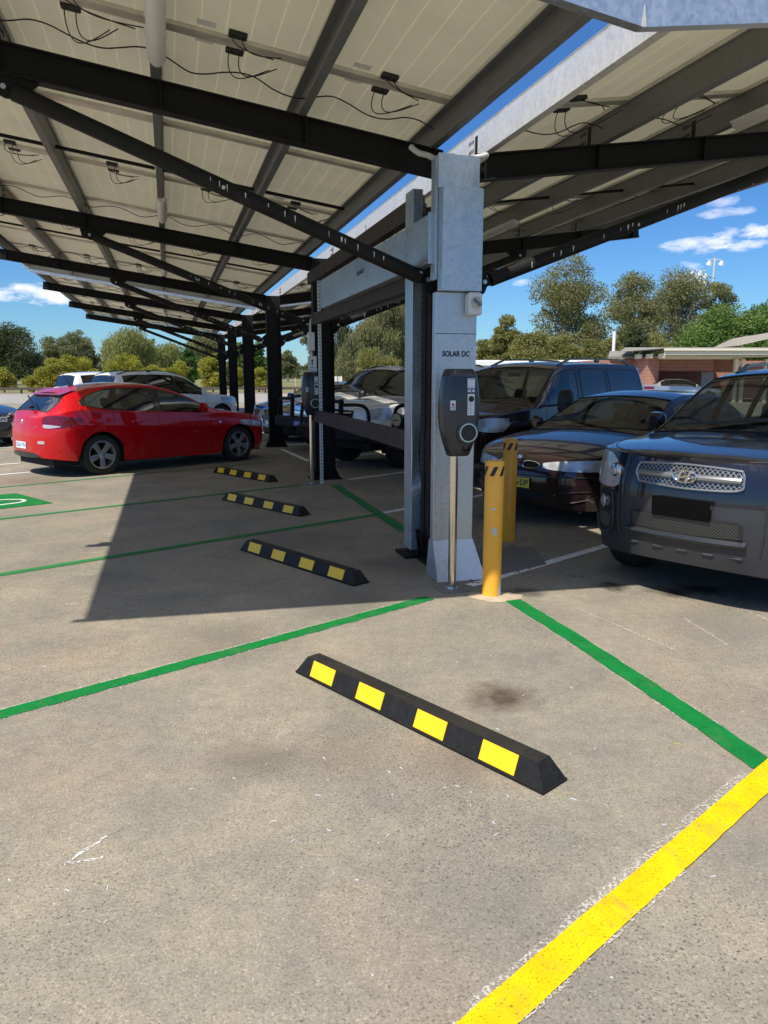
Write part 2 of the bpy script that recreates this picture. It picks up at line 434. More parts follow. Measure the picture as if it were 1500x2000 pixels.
# ------------------------------------------------------------------ ground
def sheet(name, pts, z, mat, parent=None):
    mb = MB(); mb.add([(x, y, z) for x, y in pts], [tuple(range(len(pts)))])
    return mb.build(name, mat, parent)
def gmat():
    m, nt, b = newmat('golf_course_grass'); v = coords(nt, 'Object')
    f = noise(nt, v, .05, 5, .6); g = noise(nt, v, 1.2, 6, .7)
    r = ramp(nt, f, [(.38, (.19, .165, .065)), (.5, (.13, .15, .045)), (.62, (.26, .205, .10))])
    g2 = ramp(nt, g, [(.3, (.75, .75, .75)), (.7, (1.25, 1.25, 1.25))])
    nt.links.new(mix(nt, 1.0, r.outputs[0], g2.outputs[0], 'MULTIPLY'), b.inputs['Base Color']); b.inputs['Roughness'].default_value = .95
    return m
M['grass'] = gmat()
tag(sheet('ground', [(-900, -300), (900, -300), (900, 1400), (-900, 1400)], -.03, M['grass']), kind='structure')
road = sheet('car_park', [(-70, -30), (95, -30), (95, 62), (30, 62), (-8, 66), (-70, 60)], 0, M['asphalt'])
tag(road, kind='structure')
M['dirt'] = simple('dry_dirt', (.24, .19, .13), .95, var=.35, vscale=2)
tag(sheet('verge', [(-70, 60), (-8, 66), (30, 62), (95, 62), (95, 66), (30, 66), (-8, 71), (-70, 65)], -.012, M['dirt']), kind='structure')
M['farroad'] = simple('access_road', (.30, .28, .25), .9, var=.15, vscale=1)
tag(sheet('road', [(-70, 38), (-2, 44), (40, 40), (95, 40), (95, 59), (30, 59), (-8, 64.5), (-70, 58)], .004, M['farroad']), kind='structure')

def line(name, pts, wdt, mat, z=.004, wob=.004, seg=.06, zed=0):
    # a painted stripe with a slightly ragged outline following a polyline
    P = [Vector((x, y, 0)) for x, y in pts]; rows = []
    tot = 0
    for a, b in zip(P[:-1], P[1:]):
        n = max(2, int((b-a).length/seg)); d = (b-a).normalized(); s = Vector((-d.y, d.x, 0))
        for i in range(n+1):
            p = a.lerp(b, i/n)
            rows.append([p + s*(wdt/2+random.uniform(-wob, wob)) + Vector((0, 0, z)), p - s*(wdt/2+random.uniform(-wob, wob)) + Vector((0, 0, z))])
    mb = MB(); mb.grid(rows)
    return tag(mb.build(name, mat), kind='structure')
# bays: green for charging, white for ordinary, yellow by the walkway
line('green_line', [(-3.9, 2.05), (-1.84, 3.31), (.33, 5.2)], .105, M['p_green'])
line('worn_line', [(-3.9, 2.055), (-1.84, 3.315), (.33, 5.205)], .13, M['p_ghost'], .002, .008)
line('green_line', [(-5.4, 3.8), (-3.12, 5.84), (-.03, 8.52)], .10, M['p_green_old'])
line('green_line', [(-6.4, 6.35), (-4.3, 8.22), (-1.22, 10.85)], .09, M['p_green_old'])
line('green_line', [(-7.6, 8.8), (-5.52, 10.6), (-4.05, 12.0), (-2.1, 13.7)], .08, M['p_green_old'])
line('green_line', [(-.72, 10.8), (.21, 7.6)], .13, M['p_green_old'], .005)
line('green_line', [(.93, 5.14), (1.16, 4.40), (1.50, 3.18), (1.58, 2.83)], .125, M['p_green'], .005)
line('worn_line', [(.93, 5.14), (1.16, 4.40), (1.50, 3.18)], .145, M['p_ghost'], .002, .008)
line('worn_line', [(-.43, 9.6), (.05, 8.38)], .12, M['p_ghost'], .003)
line('yellow_line', [(-.40, 1.0), (1.535, 2.745), (2.4, 3.53)], .105, M['p_yellow'], .006, .0018)
line('worn_line', [(.245, 1.602), (.88, 2.19), (1.50, 2.752)], .115, M['p_ghost'], .003, .008)
line('worn_line', [(-.39, 1.0), (.27, 1.60), (.95, 2.213)], .118, M['p_ghost'], .0045, .005)
for a, b in [((.66, 5.52), (2.5, 7.24)), ((-.03, 8.57), (1.4, 9.95)), ((-.56, 11.4), (1.0, 12.95)), ((-1.26, 14.25), (.3, 15.8)), ((-2.2, 17.2), (-.6, 18.8)),
             ((-5.9, 12.3), (-9.5, 8.9)), ((-6.7, 13.6), (-10.2, 10.4)), ((-7.4, 17.6), (-11, 14.2))]:
    line('white_line', [a, b], .09, M['p_white'])
line('white_line', [(-2.25, 16.2), (-1.42, 13.9)], .11, M['p_white'], .005)
line('white_line', [(-1.42, 13.9), (-.9, 14.2)], .08, M['p_white'], .007)
for a, b in [((1.35, 4.95), (1.72, 4.15)), ((2.0, 4.75), (2.07, 4.25)), ((2.5, 4.9), (2.6, 4.45))]:
    line('worn_line', [a, b], .02, M['p_ghost'], .003, .006)
for a, b in [((-1.06, 2.21), (-.975, 2.365)), ((-1.06, 2.21), (-.945, 2.245))]:
    line('chalk_mark', [a, b], .013, M['p_chalk'], .003, .005, .02)
for i in range(9):
    y = 6.0+i*.75; x = -2.9-(i*.135)*1.0+.9*0
    p = Vector((-2.22-.2*i, 5.05+i*.78, 0))
    line('worn_line', [(p.x-.04, p.y), (p.x+.05, p.y+.01)], .03, M['p_ghost'], .003, .006, .03)
for x, y in [(1.02, 2.42), (.68, 2.62), (1.25, 3.0), (.98, 2.2)]:
    line('worn_line', [(x, y), (x+.06, y+.03)], .035, M['p_ghost2'], .003, .01, .02)

# green charging symbol painted in the second bay
ev = [(-6.30, 8.95), (-5.05, 10.05), (-4.18, 9.25), (-5.43, 8.15)]
mb = MB(); mb.add([(x, y, .005) for x, y in ev], [(0, 1, 2, 3)])
tag(mb.build('charging_bay_symbol', M['p_green']), kind='structure')
def evp(a, b):   # a along the bay, b across it
    o = Vector((ev[3][0], ev[3][1], 0)); A = Vector((ev[2][0]-ev[3][0], ev[2][1]-ev[3][1], 0)); B = Vector((ev[0][0]-ev[3][0], ev[0][1]-ev[3][1], 0))
    p = o + A*a + B*b; return (p.x, p.y)
def cr(pts, n=6):
    out = []
    for i in range(len(pts)-1):
        p0 = pts[max(0, i-1)]; p1 = pts[i]; p2 = pts[i+1]; p3 = pts[min(len(pts)-1, i+2)]
        for k in range(n):
            t = k/n
            out.append(tuple(.5*((2*b)+(-a+c)*t+(2*a-5*b+4*c-d)*t*t+(-a+3*b-3*c+d)*t**3) for a, b, c, d in zip(p0, p1, p2, p3)))
    out.append(tuple(pts[-1])); return out
line('white_line', [evp(a, b) for a, b in cr([(.1, .75), (.35, .8), (.5, .62), (.8, .58), (.9, .42), (.8, .26), (.4, .24), (.1, .22)])], .05, M['p_white'], .008)
line('white_line', [evp(a, b) for a, b in cr([(.50, .26), (.56, .38), (.68, .40), (.73, .48), (.66, .53), (.56, .50), (.44, .53), (.38, .46), (.5, .40)])], .055, M['p_white'], .009)

# ------------------------------------------------------------------ wheel stops
def wheel_stop_parts():
    L, B, T, H = .815, .075, .04, .10
    mb = MB()
    def sec(x, b, t, z0, z1):
        return [(x, -b, z0), (x, b, z0), (x, t, z1), (x, -t, z1)]
    n = 24; rows = []
    # base lip then trapezoid body with sloping ends
    mb.box(-L, L, -B-.006, B+.006, .002, .014)
    ring = []
    for x, k in [(-L+.004, 0), (-L+.06, 1)] + [(-L+.06+(2*L-.12)*i/8, 1) for i in range(1, 8)] + [(L-.06, 1), (L-.004, 0)]:
        z1 = .016 + (H-.016)*k; t = B + (T-B)*k
        ring.append([(x, -B, .014), (x, -t, z1), (x, -t*.5, z1+.001*k), (x, t*.5, z1+.001*k), (x, t, z1), (x, B, .014)])
    mb.grid(ring)
    for x in (-L*.84, 0, L*.84):   # bolt wells
        mb.m = 1; mb.lathe([(.023, H-.02), (.023, H+.003), (.017, H+.0035), (.017, H-.02), (0, H-.02)], 14, Matrix.Translation((x, 0, 0)))
        mb.m = 0
    return mb
def stopmat():
    m, nt, b = newmat('black_moulded_rubber'); v = coords(nt, 'Object')
    f = noise(nt, v, 30, 7, .7); g = noise(nt, v, 5, 4)
    geo = nd(nt, 'ShaderNodeNewGeometry'); sp = nd(nt, 'ShaderNodeSeparateXYZ'); nt.links.new(geo.outputs['Normal'], sp.inputs[0])
    up = mth(nt, 'MULTIPLY', mth(nt, 'POWER', mth(nt, 'MAXIMUM', sp.outputs[2], 0), 3), mth(nt, 'MULTIPLY', g, .5))
    c = ramp(nt, f, [(.35, (.005, .005, .005)), (.62, (.011, .011, .012)), (.74, (.045, .043, .04))])
    nt.links.new(mix(nt, mth(nt, 'MULTIPLY', up, .7), c.outputs[0], (.10, .085, .06, 1)), b.inputs['Base Color']); b.inputs['Roughness'].default_value = .6; b.inputs['Specular IOR Level'].default_value = .3
    bump(nt, b, f, .5, .004)
    return m
M['stop'] = stopmat()
M['reflector'] = simple('yellow_reflective_tape', (.85, .50, .01), .4, var=.06, vscale=60)
ws_body = wheel_stop_parts().mesh('wheel_stop', [M['stop'], M['dark']], False)
def reflector_mesh(side):
    mb = MB(); w = .185
    B, T, H = .075, .04, .10
    for k0, k1 in ((.05, .95),):
        def P(x, k, off): # on the sloping side face
            y = B+(T-B)*k; z = .014+(H-.014)*k
            nx = Vector((0, (H-.014), (B-T))).normalized()
            return (x, side*(y+nx.y*off), z+nx.z*off)
        a = [P(-w/2, k0, .003), P(w/2, k0, .003), P(w/2, k1, .003), P(-w/2, k1, .003)]
        b = [P(-w/2, k0, -.002), P(w/2, k0, -.002), P(w/2, k1, -.002), P(-w/2, k1, -.002)]
        mb.add(a+b, [(0, 1, 2, 3), (4, 7, 6, 5)] + [(i, (i+1) % 4, 4+(i+1) % 4, 4+i) for i in range(4)])
    return mb.mesh('reflector', M['reflector'])
refl = {s: reflector_mesh(s) for s in (-1, 1)}
WL = ['black rubber wheel stop with bright yellow patches in the sunlit nearest bay',
      'shaded wheel stop just left of the galvanised post, second nearest',
      'third wheel stop from the camera, in the shade between two green lines',
      'farthest wheel stop, beside the front wheel of the red hatchback']
for (p, q), lab in zip([((-.49, 3.84), (.63, 2.61)), ((-1.32, 6.69), (-.24, 5.51)), ((-2.09, 9.49), (-.98, 8.36)), ((-2.84, 12.26), (-1.72, 11.08))], WL):
    a = Vector((*p, 0)); b = Vector((*q, 0)); d = (b-a).normalized(); c = (a+b)/2 + Vector((-d.y, d.x, 0))*.075
    t = tag(empty('wheel_stop', c, math.atan2(d.y, d.x)), lab, 'wheel stop', 'wheel stops at the heads of the charging bays')
    inst(ws_body, 'moulded_body', t)
    for s in (-1, 1):
        for x in (-.60, -.225, .185, .575): inst(refl[s], 'reflector', t, (x, 0, 0))

# ------------------------------------------------------------------ bollards
M['boll'] = simple('yellow_bollard_paint', (.62, .30, .035), .38, 0, .3, var=.08, vscale=8)
def bollmat():
    m, nt, b = newmat('chipped_yellow_paint'); v = coords(nt, 'Object')
    n = noise(nt, v, 7, 5, .5); k = ramp(nt, n, [(.70, (0, 0, 0)), (.705, (1, 1, 1))])
    f = noise(nt, v, 3, 4); c = ramp(nt, f, [(.3, (.86, .38, .03)), (.7, (.93, .46, .045))])
    nt.links.new(mix(nt, k.outputs[0], c.outputs[0], (.38, .40, .42, 1)), b.inputs['Base Color']); b.inputs['Roughness'].default_value = .36
    return m
M['bollchip'] = bollmat()
tape = simple('black_hazard_tape', (.012, .012, .012), .45)
def bollard(loc, label, chips):
    t = tag(empty('bollard', loc, R(16)), label, 'bollard', 'yellow steel bollards beside the pillar')
    r = .068
    mb = MB(); mb.lathe([(r, 0), (r, .985), (r-.004, .996), (r-.014, 1.0), (0, 1.0)], 40)
    mb.build('post', M['bollchip'], t, True)
    for a0 in range(6):       # slanting black stripes round the top
        mb = MB(); rows = []
        for i in range(9):
            a = -PI/2 - .95 + a0*PI/3 + i*.058
            rows.append([((r+.0012)*math.cos(a+sh), (r+.0012)*math.sin(a+sh), z) for z, sh in ((.895, 0), (.917, .16), (.94, .32), (.962, .48))])
        mb.grid(rows); mb.build('hazard_stripe', tape, t)
    if chips:
        for (a, z, w_, h_) in [(-PI/2-.35, .66, .014, .012), (-PI/2-.3, .50, .026, .03), (-PI/2-.2, .475, .012, .016)]:
            mb = MB(); n = 11
            vs = [((r+.001)*math.cos(a), (r+.001)*math.sin(a), z)]
            for i in range(n):
                th = 2*PI*i/n; rr = random.uniform(.7, 1.15)
                vs.append(((r+.001)*math.cos(a+w_*rr*math.cos(th)/r), (r+.001)*math.sin(a+w_*rr*math.cos(th)/r), z+h_*rr*math.sin(th)))
            mb.add(vs, [(0, 1+i, 1+(i+1) % n) for i in range(n)]); mb.build('paint_chip', M['galv'], t)
        mb = MB(); rows = []
        for i in range(6):
            a = -PI/2+.35+i*.11; rows.append([((r+.001)*math.cos(a), (r+.001)*math.sin(a), z) for z in (.004, .05+.02*i+random.uniform(-.01, .01), .06+.022*i)])
        mb.grid(rows); mb.build('paint_chip', M['white_plastic'], t)
    return t
bollard((.79, 5.265, 0), 'chipped yellow bollard nearest the camera, its foot in the sun', True)
bollard((1.215, 7.12, 0), 'yellow bollard further back, in front of the dark sedan number plate', False)
# rough concrete patch at the foot of the near bollard
M['conc'] = simple('pale_concrete', (.42, .34, .24), .95, var=.2, vscale=15)
mb = MB(); n = 22; rs = [random.uniform(.75, 1.2) for _ in range(n)]
vs = [(.80, 5.24, .012)] + [(.80+.21*rs[i]*math.cos(2*PI*i/n), 5.24+.115*rs[i]*math.sin(2*PI*i/n), .001) for i in range(n)]
vs += [(.80+.13*rs[i]*math.cos(2*PI*i/n), 5.24+.09*rs[i]*math.sin(2*PI*i/n), .011) for i in range(n)]
mb.add(vs, [(0, 1+n+i, 1+n+(i+1) % n) for i in range(n)] + [(1+n+i, 1+i, 1+(i+1) % n, 1+n+(i+1) % n) for i in range(n)])
tag(mb.build('concrete_footing', M['conc'], None, True), kind='structure')

# ------------------------------------------------------------------ solar canopy.  local x = across the row (v), local y = along it (u)
AZ = R(16); C1 = Vector((.59, 6.25, 0)); UU = Vector((-math.sin(AZ), math.cos(AZ), 0)); VV = Vector((math.cos(AZ), math.sin(AZ), 0))
SL = .142
def zr(v): return 3.29 + SL*abs(v)
def panelmat():
    m, nt, b = newmat('panel_backsheet'); v = coords(nt, 'Object'); sp = nd(nt, 'ShaderNodeSeparateXYZ'); nt.links.new(v, sp.inputs[0])
    def ln(x, s, w_, o=0): return mth(nt, 'LESS_THAN', mth(nt, 'FRACT', mth(nt, 'ADD', mth(nt, 'MULTIPLY', x, s), o)), w_)
    g1 = ln(sp.outputs[0], 1/.158, .035, .5); g2 = ln(sp.outputs[1], 1/.162, .03)
    n = noise(nt, v, 2.2, 5, .6); c = ramp(nt, n, [(.3, (.66, .63, .53)), (.7, (.78, .75, .65))])
    c = mix(nt, mth(nt, 'MULTIPLY', g2, .18), c.outputs[0], (.85, .80, .66, 1))
    c = mix(nt, mth(nt, 'MULTIPLY', g1, .75), c, (.95, .88, .70, 1))  # cell gaps coloured paler to stand for daylight coming through them
    nt.links.new(c, b.inputs['Base Color']); b.inputs['Roughness'].default_value = .45
    # whole sheet made translucent to brighten the underside, the cell gaps slightly more
    tr = nd(nt, 'ShaderNodeBsdfTranslucent'); tr.inputs[0].default_value = (.75, .72, .6, 1)
    mx = nd(nt, 'ShaderNodeMixShader'); nt.links.new(mth(nt, 'ADD', .36, mth(nt, 'MULTIPLY', g1, .15)), mx.inputs[0])
    nt.links.new(b.outputs[0], mx.inputs[1]); nt.links.new(tr.outputs[0], mx.inputs[2]); nt.links.new(mx.outputs[0], nt.nodes['Material Output'].inputs[0])
    return m
M['backsheet'] = panelmat()
M['cells'] = simple('solar_cells', (.008, .012, .035), .12, 0, .8)
PW, PL = 1.014, 1.974      # panel width (v) and length (u)
mb = MB(); mb.box(-PW/2, PW/2, -PL/2, PL/2, .026, .03); pan = mb.mesh('solar_panel', M['backsheet'])
mb = MB()
for (x0, x1, y0, y1) in [(-PW/2, PW/2, -PL/2-.002, -PL/2+.05), (-PW/2, PW/2, PL/2-.05, PL/2+.002), (-PW/2-.002, -PW/2+.03, -PL/2+.05, PL/2-.05), (PW/2-.03, PW/2+.002, -PL/2+.05, PL/2-.05)]:
    mb.box(x0, x1, y0, y1, 0, .0245); mb.box(x0, x1, y0, y1, .0315, .036)
pfr = mb.mesh('panel_frame', M['alu'])
def jbox(flip, var=0):
    mb = MB(); s = -1 if flip else 1; rv = random.Random(var*5+3)
    g1, g2, g3, g4 = rv.uniform(.18, .42), rv.uniform(.08, .22), rv.uniform(.05, .12), rv.uniform(-.02, .10)
    y = s*(PL/2-.12)
    mb.bbox(-.06, .06, y-.035, y+.035, -.004, .0255, .006)
    for k, dx in enumerate((-.035, .035)):
        yy = y + s*.04
        e = Vector((g1+.05*k, s*(PL/2-.02-g4), -.07+.02*k))
        p0 = Vector((dx, yy-s*.03, .0)); pts = []
        for i in range(13):
            t = i/12
            sag = math.sin(PI*min(1, t*1.25))*.07 if t < .8 else 0
            pts.append(p0.lerp(e, t**1.3) + Vector((-.05*math.sin(PI*t), s*-g2*math.sin(PI*t)*(1-.3*k), -g3*math.sin(PI*t)+.0)))
        mb.tube(pts, .0038, 6)
    mb.m = 1; mb.box(-.26, -.14, y-.05, y+.03, .0245, .0258); mb.m = 0
    return mb.mesh('junction_box', [M['cable'], M['white_paint_part']])
jb = {(f, i): jbox(f, i) for f in (False, True) for i in range(5)}
# steel parts shared by every frame
mb = MB()
for x0, x1, y0, y1 in [(-.155, -.143, -.085, .085), (.143, .155, -.085, .085), (-.143, .143, -.005, .005)]: mb.box(x0, x1, y0, y1, .02, 3.30)
colm = mb.mesh('column', M['steel'])
mb = MB(); mb.box(-.24, .24, -.17, .17, .002, .022)
for sx in (-1, 1):
    mb.poly([(sx*.157, -.005, .022), (sx*.235, -.005, .022), (sx*.157, -.005, .20)], (0, .01, 0))
for sx, sy in ((-1, -1), (1, -1), (1, 1), (-1, 1)): mb.lathe([(.016, .022), (.016, .045), (0, .045)], 6, Matrix.Translation((sx*.2, sy*.13, 0)))
basem = mb.mesh('base_plate', M['steel'])
def rafter_mesh(s):
    mb = MB(); a = Vector((s*.157, 0, zr(.157)-.1)); b = Vector((s*5.38, 0, zr(5.38)-.1))
    mb.beam(a, b, .008, .176)
    for dz in (-.094, .094): mb.beam(a+Vector((0, 0, dz)), b+Vector((0, 0, dz)), .10, .012)
    for v in (.21, 1.22, 2.24, 3.26, 4.28, 5.25):      # web stiffeners with bolts
        for sy in (-1, 1):
            c = Vector((s*v, sy*.026, zr(v)-.1)); mb.box(c.x-.005, c.x+.005, c.y-.022, c.y+.022, c.z-.088, c.z+.088)
    return mb.mesh('rafter', M['steel'])
raf = {s: rafter_mesh(s) for s in (-1, 1)}
def strut_mesh(s):
    mb = MB(); a = Vector((s*.235, 0, 2.345)); b = Vector((s*3.22, 0, 3.475)); d = (b-a).normalized()
    mb.tube([a + d*.06, b - d*.06], .057, 14)
    for p, q in ((a, a+d*.14), (b-d*.14, b)): mb.beam(p, q, .014, .085)
    mb.m = 1; rd = random.Random(4+s)
    for i in range(14):
        t = rd.uniform(.12, .62); p = a.lerp(b, t); w_ = rd.uniform(.002, .005); h_ = rd.uniform(.01, .04)
        if s > 0 and i > 12: continue
        mb.poly([(p.x-w_, -.0585, p.z+.02), (p.x+w_, -.0585, p.z+.015), (p.x+w_*.6, -.0575, p.z-h_*.4), (p.x, -.052, p.z-h_), (p.x-w_*.7, -.0575, p.z-h_*.3)])
    return mb.mesh('strut', [M['steel_drip'], M['white_plastic']], True)
strm = {s: strut_mesh(s) for s in (-1, 1)}
def brk_mesh(s, lowr):
    mb = MB()
    for sy in (-.016, .010):
        if lowr: mb.poly([(s*.157, sy, 2.20), (s*.24, sy, 2.26), (s*.275, sy, 2.345), (s*.24, sy, 2.42), (s*.157, sy, 2.49)], (0, .008, 0))
        zt = zr(3.2)-.2-.001
        if not lowr: mb.poly([(s*3.0, sy, zt-.028), (s*3.34, sy, zt+.016), (s*3.32, sy, zt-.08), (s*3.22, sy, zt-.13), (s*3.14, sy, zt-.13)], (0, .008, 0))
    for x, z in (((.235, 2.345),) if lowr else ((3.22, 3.475),)):
        mb.m = 1; mb.lathe([(.02, -.03), (.02, .03)], 6, Matrix.Translation((s*x, 0, z)) @ Matrix.Rotation(PI/2, 4, 'X'))
        mb.lathe([(.019, -.032), (0, -.0325)], 6, Matrix.Translation((s*x, 0, z)) @ Matrix.Rotation(-PI/2, 4, 'X')); mb.m = 0
    return mb.mesh('gusset_plate', [M['steel'], M['galv']])
brm = {(s, l): brk_mesh(s, l) for s in (-1, 1) for l in (True, False)}
def purlin_mesh(s, v, L, mat):
    # C section opening outwards, web on the row side; built at its own v, following the roof slope at its foot
    mb = MB(); z0 = zr(v)+.001; h = .198; x = s*v
    mb.box(x-.002, x+.002, 0, L, z0, z0+h)
    o = s*(1 if v < 5 else -1)
    mb.box(min(x+o*.002, x+o*.06), max(x+o*.002, x+o*.06), 0, L, z0+.0, z0+.003); mb.box(min(x+o*.002, x+o*.06), max(x+o*.002, x+o*.06), 0, L, z0+h-.003, z0+h)
    mb.box(x+o*.06-.001, x+o*.06+.001, 0, L, z0, z0+.016)
    mb.m = 1
    for u0 in [i*5.5-.02+2.44 for i in range(int(L//5.5)+1)]:   # bolted splice plates and slots
        if u0+.2 > L: continue
        f = x - o*.0035
        mb.box(f-.001, f+.001, u0+.05, u0+.10, z0+.03, z0+.17)
        for k in range(4):
            for zz in (.06, .13):
                mb.box(f-.0015, f+.0015, u0+.13+k*.028, u0+.14+k*.028, z0+zz, z0+zz+.028)
    return mb.mesh('purlin', [mat, M['steel']])
def fascia_mesh(s, flip):
    mb = MB(); a = Vector((0 if s > 0 else -.004, 0, zr(0)-.03+.1)); b = Vector((s*5.33, 0, zr(5.33)-.03+.1)); k = -1 if flip else 1
    mb.beam(a, b, .004, .225)
    for dz in (-.111, .111): mb.beam(a+Vector((0, k*.032, dz)), b+Vector((0, k*.032, dz)), .058, .003)
    return mb.mesh('end_channel', M['galv'])
fas = {(s, f): fascia_mesh(s, f) for s in (-1, 1) for f in (False, True)}
def bridging_mesh(s):
    mb = MB()
    vs = [.22, 1.22, 2.24, 3.26, 4.28, 5.25]
    for a, b in zip(vs[:-1], vs[1:]):
        mb.beam((s*(a+.07), 0, zr(a+.07)+.10), (s*(b-.004), 0, zr(b)+.10), .03, .03)
    return mb.mesh('bridging', M['steel'])
bri = {s: bridging_mesh(s) for s in (-1, 1)}
def batten_mesh():
    mb = MB(); rows = []
    for y in (0, .04, 1.2, 1.24):
        k = .8 if y in (0, 1.24) else 1
        rows.append([(.055*k*math.cos(a), y, -.055*k*math.sin(a)) for a in [PI*i/10 for i in range(11)]])
    mb.grid(rows); mb.box(-.058, .058, -.002, 1.242, .0, .014)
    mb.poly([(.055*.8*math.cos(PI*i/10), 0, -.055*.8*math.sin(PI*i/10)) for i in range(11)], (0, .002, 0))
    mb.poly([(.055*.8*math.cos(PI*i/10), 1.238, -.055*.8*math.sin(PI*i/10)) for i in range(11)], (0, .002, 0))
    for y in (.1, .35, .6, .85, 1.1):
        for sx in (-1, 1): mb.box(sx*.058-.006, sx*.058+.006, y-.012, y+.012, -.012, .012)
    return mb.mesh('batten_light', M['white_plastic'], True)
bat = batten_mesh()
Y0 = -2.37; LEN = 15.79
def section(base_y, label, lights):
    p = C1 + UU*base_y
    t = tag(empty('solar_canopy', p, AZ), label, 'canopy', 'solar canopy sections over the car park')
    for k in range(3):
        y = 5.5*k; dx = -.02 if (base_y == 0 and k == 0) else 0
        c = inst(colm, 'column', t, (dx, y, 0)); inst(basem, 'base_plate', c)
        for s in (-1, 1):
            r_ = inst(raf[s], 'rafter', t, (0, y, 0))
            st = inst(strm[s], 'strut', t, (dx if s < 0 else 0, y, 0)); inst(brm[(s, True)], 'column_gusset', st); inst(brm[(s, False)], 'rafter_gusset', st)
            if k < 2: inst(bri[s], 'bridging', t, (0, 2.75+5.5*k, 0))
    for s in (-1, 1):
        for i, v in enumerate((.2, 1.22, 2.24, 3.26, 4.28, 5.28)):
            mat = M['galv_light'] if (s > 0 and i == 0) else (M['galv_dull'])  # inner right purlin gets paler steel: light from the gap put into its colour
            inst(PUR.setdefault((s, i), purlin_mesh(s, v, LEN, mat)), 'purlin', t, (0, Y0, 0))
        inst(fas[(s, False)], 'end_channel', t, (0, Y0-.035, 0)); inst(fas[(s, True)], 'end_channel', t, (0, Y0+LEN+.035, 0))
        for col_ in range(5):
            v = .2 + PW/2 + .02 + col_*1.02
            for k in range(8):
                u = -2.39 + .99 + k*1.98
                o = inst(pan, 'solar_panel', t, (s*v, u, zr(v)+.202), (0, -s*math.atan(SL), 0))
                inst(pfr, 'panel_frame', o); inst(jb[(k % 2 == 1, (k*3+col_*2+(s > 0)) % 5)], 'junction_box', o)
        for u in lights:
            inst(bat, 'batten_light', t, (s*2.255, u, zr(2.255)-.003))
    # home-run cable clipped over the first rafter on each side
    for k in range(3):
        for s in (-1, 1):
            rnd = random.Random(k*2+s); pts = []
            for i in range(44):
                v = .25 + i*4.8/43
                pts.append((s*v, 5.5*k-.10+.02*math.sin(i*.9), zr(v)+.12+.035*math.sin(i*1.1+k)+rnd.uniform(-.006, .006)))
            MB().tube(cr(pts, 3), .005, 5).build('home_run_cable', M['cable'], t)
    return t
PUR = {}
near = section(0, 'nearest section of the black steel solar canopy, over the galvanised pillar', (-1.62, 3.62, 9.15))
far = section(16.5, 'second section of the solar canopy beyond the pale end channel', (-1.85, 3.65, 9.15))

# ------------------------------------------------------------------ pillar cover, charger frame, chargers (row-local coordinates)
def rowempty(name, v=0, u=0, extra=0):
    return empty(name, C1 + VV*v + UU*u, AZ+extra)
t = tag(rowempty('galvanised_cable_pillar'), 'tall galvanised sheet metal pillar stencilled SOLAR DC, behind the nearest charger', 'cable pillar')
mb = MB(); mb.bbox(-.335, .0, -.43, -.36, .30, 2.21, .004); mb.build('lower_cover', M['galv'], t)
mb = MB(); mb.box(-.3345, -.0005, -.4325, -.43, 1.905, 1.909); mb.build('cover_seam', M['steel'], t)
mb = MB(); mb.bbox(-.312, .006, -.50, -.40, 2.215, 2.94, .004); mb.box(-.312, .006, -.504, -.50, 2.216, 2.222); mb.build('upper_cover', M['galv'], t)
mb = MB(); mb.bbox(-.334, -.313, -.40, -.30, 2.30, 3.17, .003); mb.build('side_flashing', M['galv'], t)
mb = MB(); mb.bbox(-.325, -.005, -.44, -.34, 2.94, 3.175, .003); mb.poly([(-.33, -.444, 2.942), (-.10, -.444, 2.942), (-.205, -.444, 3.178), (-.33, -.444, 3.178)], (0, .003, 0)); mb.build('top_cover', M['galv'], t)
mb = MB()  # flared skirt
def skirt(u0, u1, a, b):
    return
vs = []
for (x0, x1, y0, y1, z) in [(-.345, .06, -.585, -.30, 0.004), (-.336, .002, -.434, -.34, .305)]:
    vs += [(x0, y0, z), (x1, y0, z), (x1, y1, z), (x0, y1, z)]
mb.add(vs, [(0, 1, 5, 4), (1, 2, 6, 5), (2, 3, 7, 6), (3, 0, 4, 7), (4, 5, 6, 7)]); mb.build('flared_skirt', M['galv'], t)
o = inst(text_mesh('SOLAR DC', .056, M['ink'], .0008, 1.05, bold=.0016), 'stencil_lettering', t, (-.165, -.4325, 1.755), (PI/2, 0, 0), (.80, 1, 1))
# flexible conduits at the top
for s, c0 in ((-1, (-.30, -.30, 3.15)), (1, (-.02, -.30, 3.17))):
    pts = [Vector(c0)+Vector((s*.02*i + (0 if s < 0 else 0), -.0, 0)) for i in range(1)]
    pts = [Vector(c0), Vector(c0)+Vector((s*.03, 0, .03)), Vector(c0)+Vector((s*.08, .0, .045)), Vector(c0)+Vector((s*.13, .02, .06)), Vector(c0)+Vector((s*(.18 if s < 0 else .08), .06, .11 if s < 0 else .02))]
    P = [Vector(p) for p in cr([tuple(p) for p in pts], 8)]
    mb = MB(); mb.tube(P, [.022 if i % 2 else .0185 for i in range(len(P))], 12); mb.build('flexible_conduit', M['pvc'], t, True)
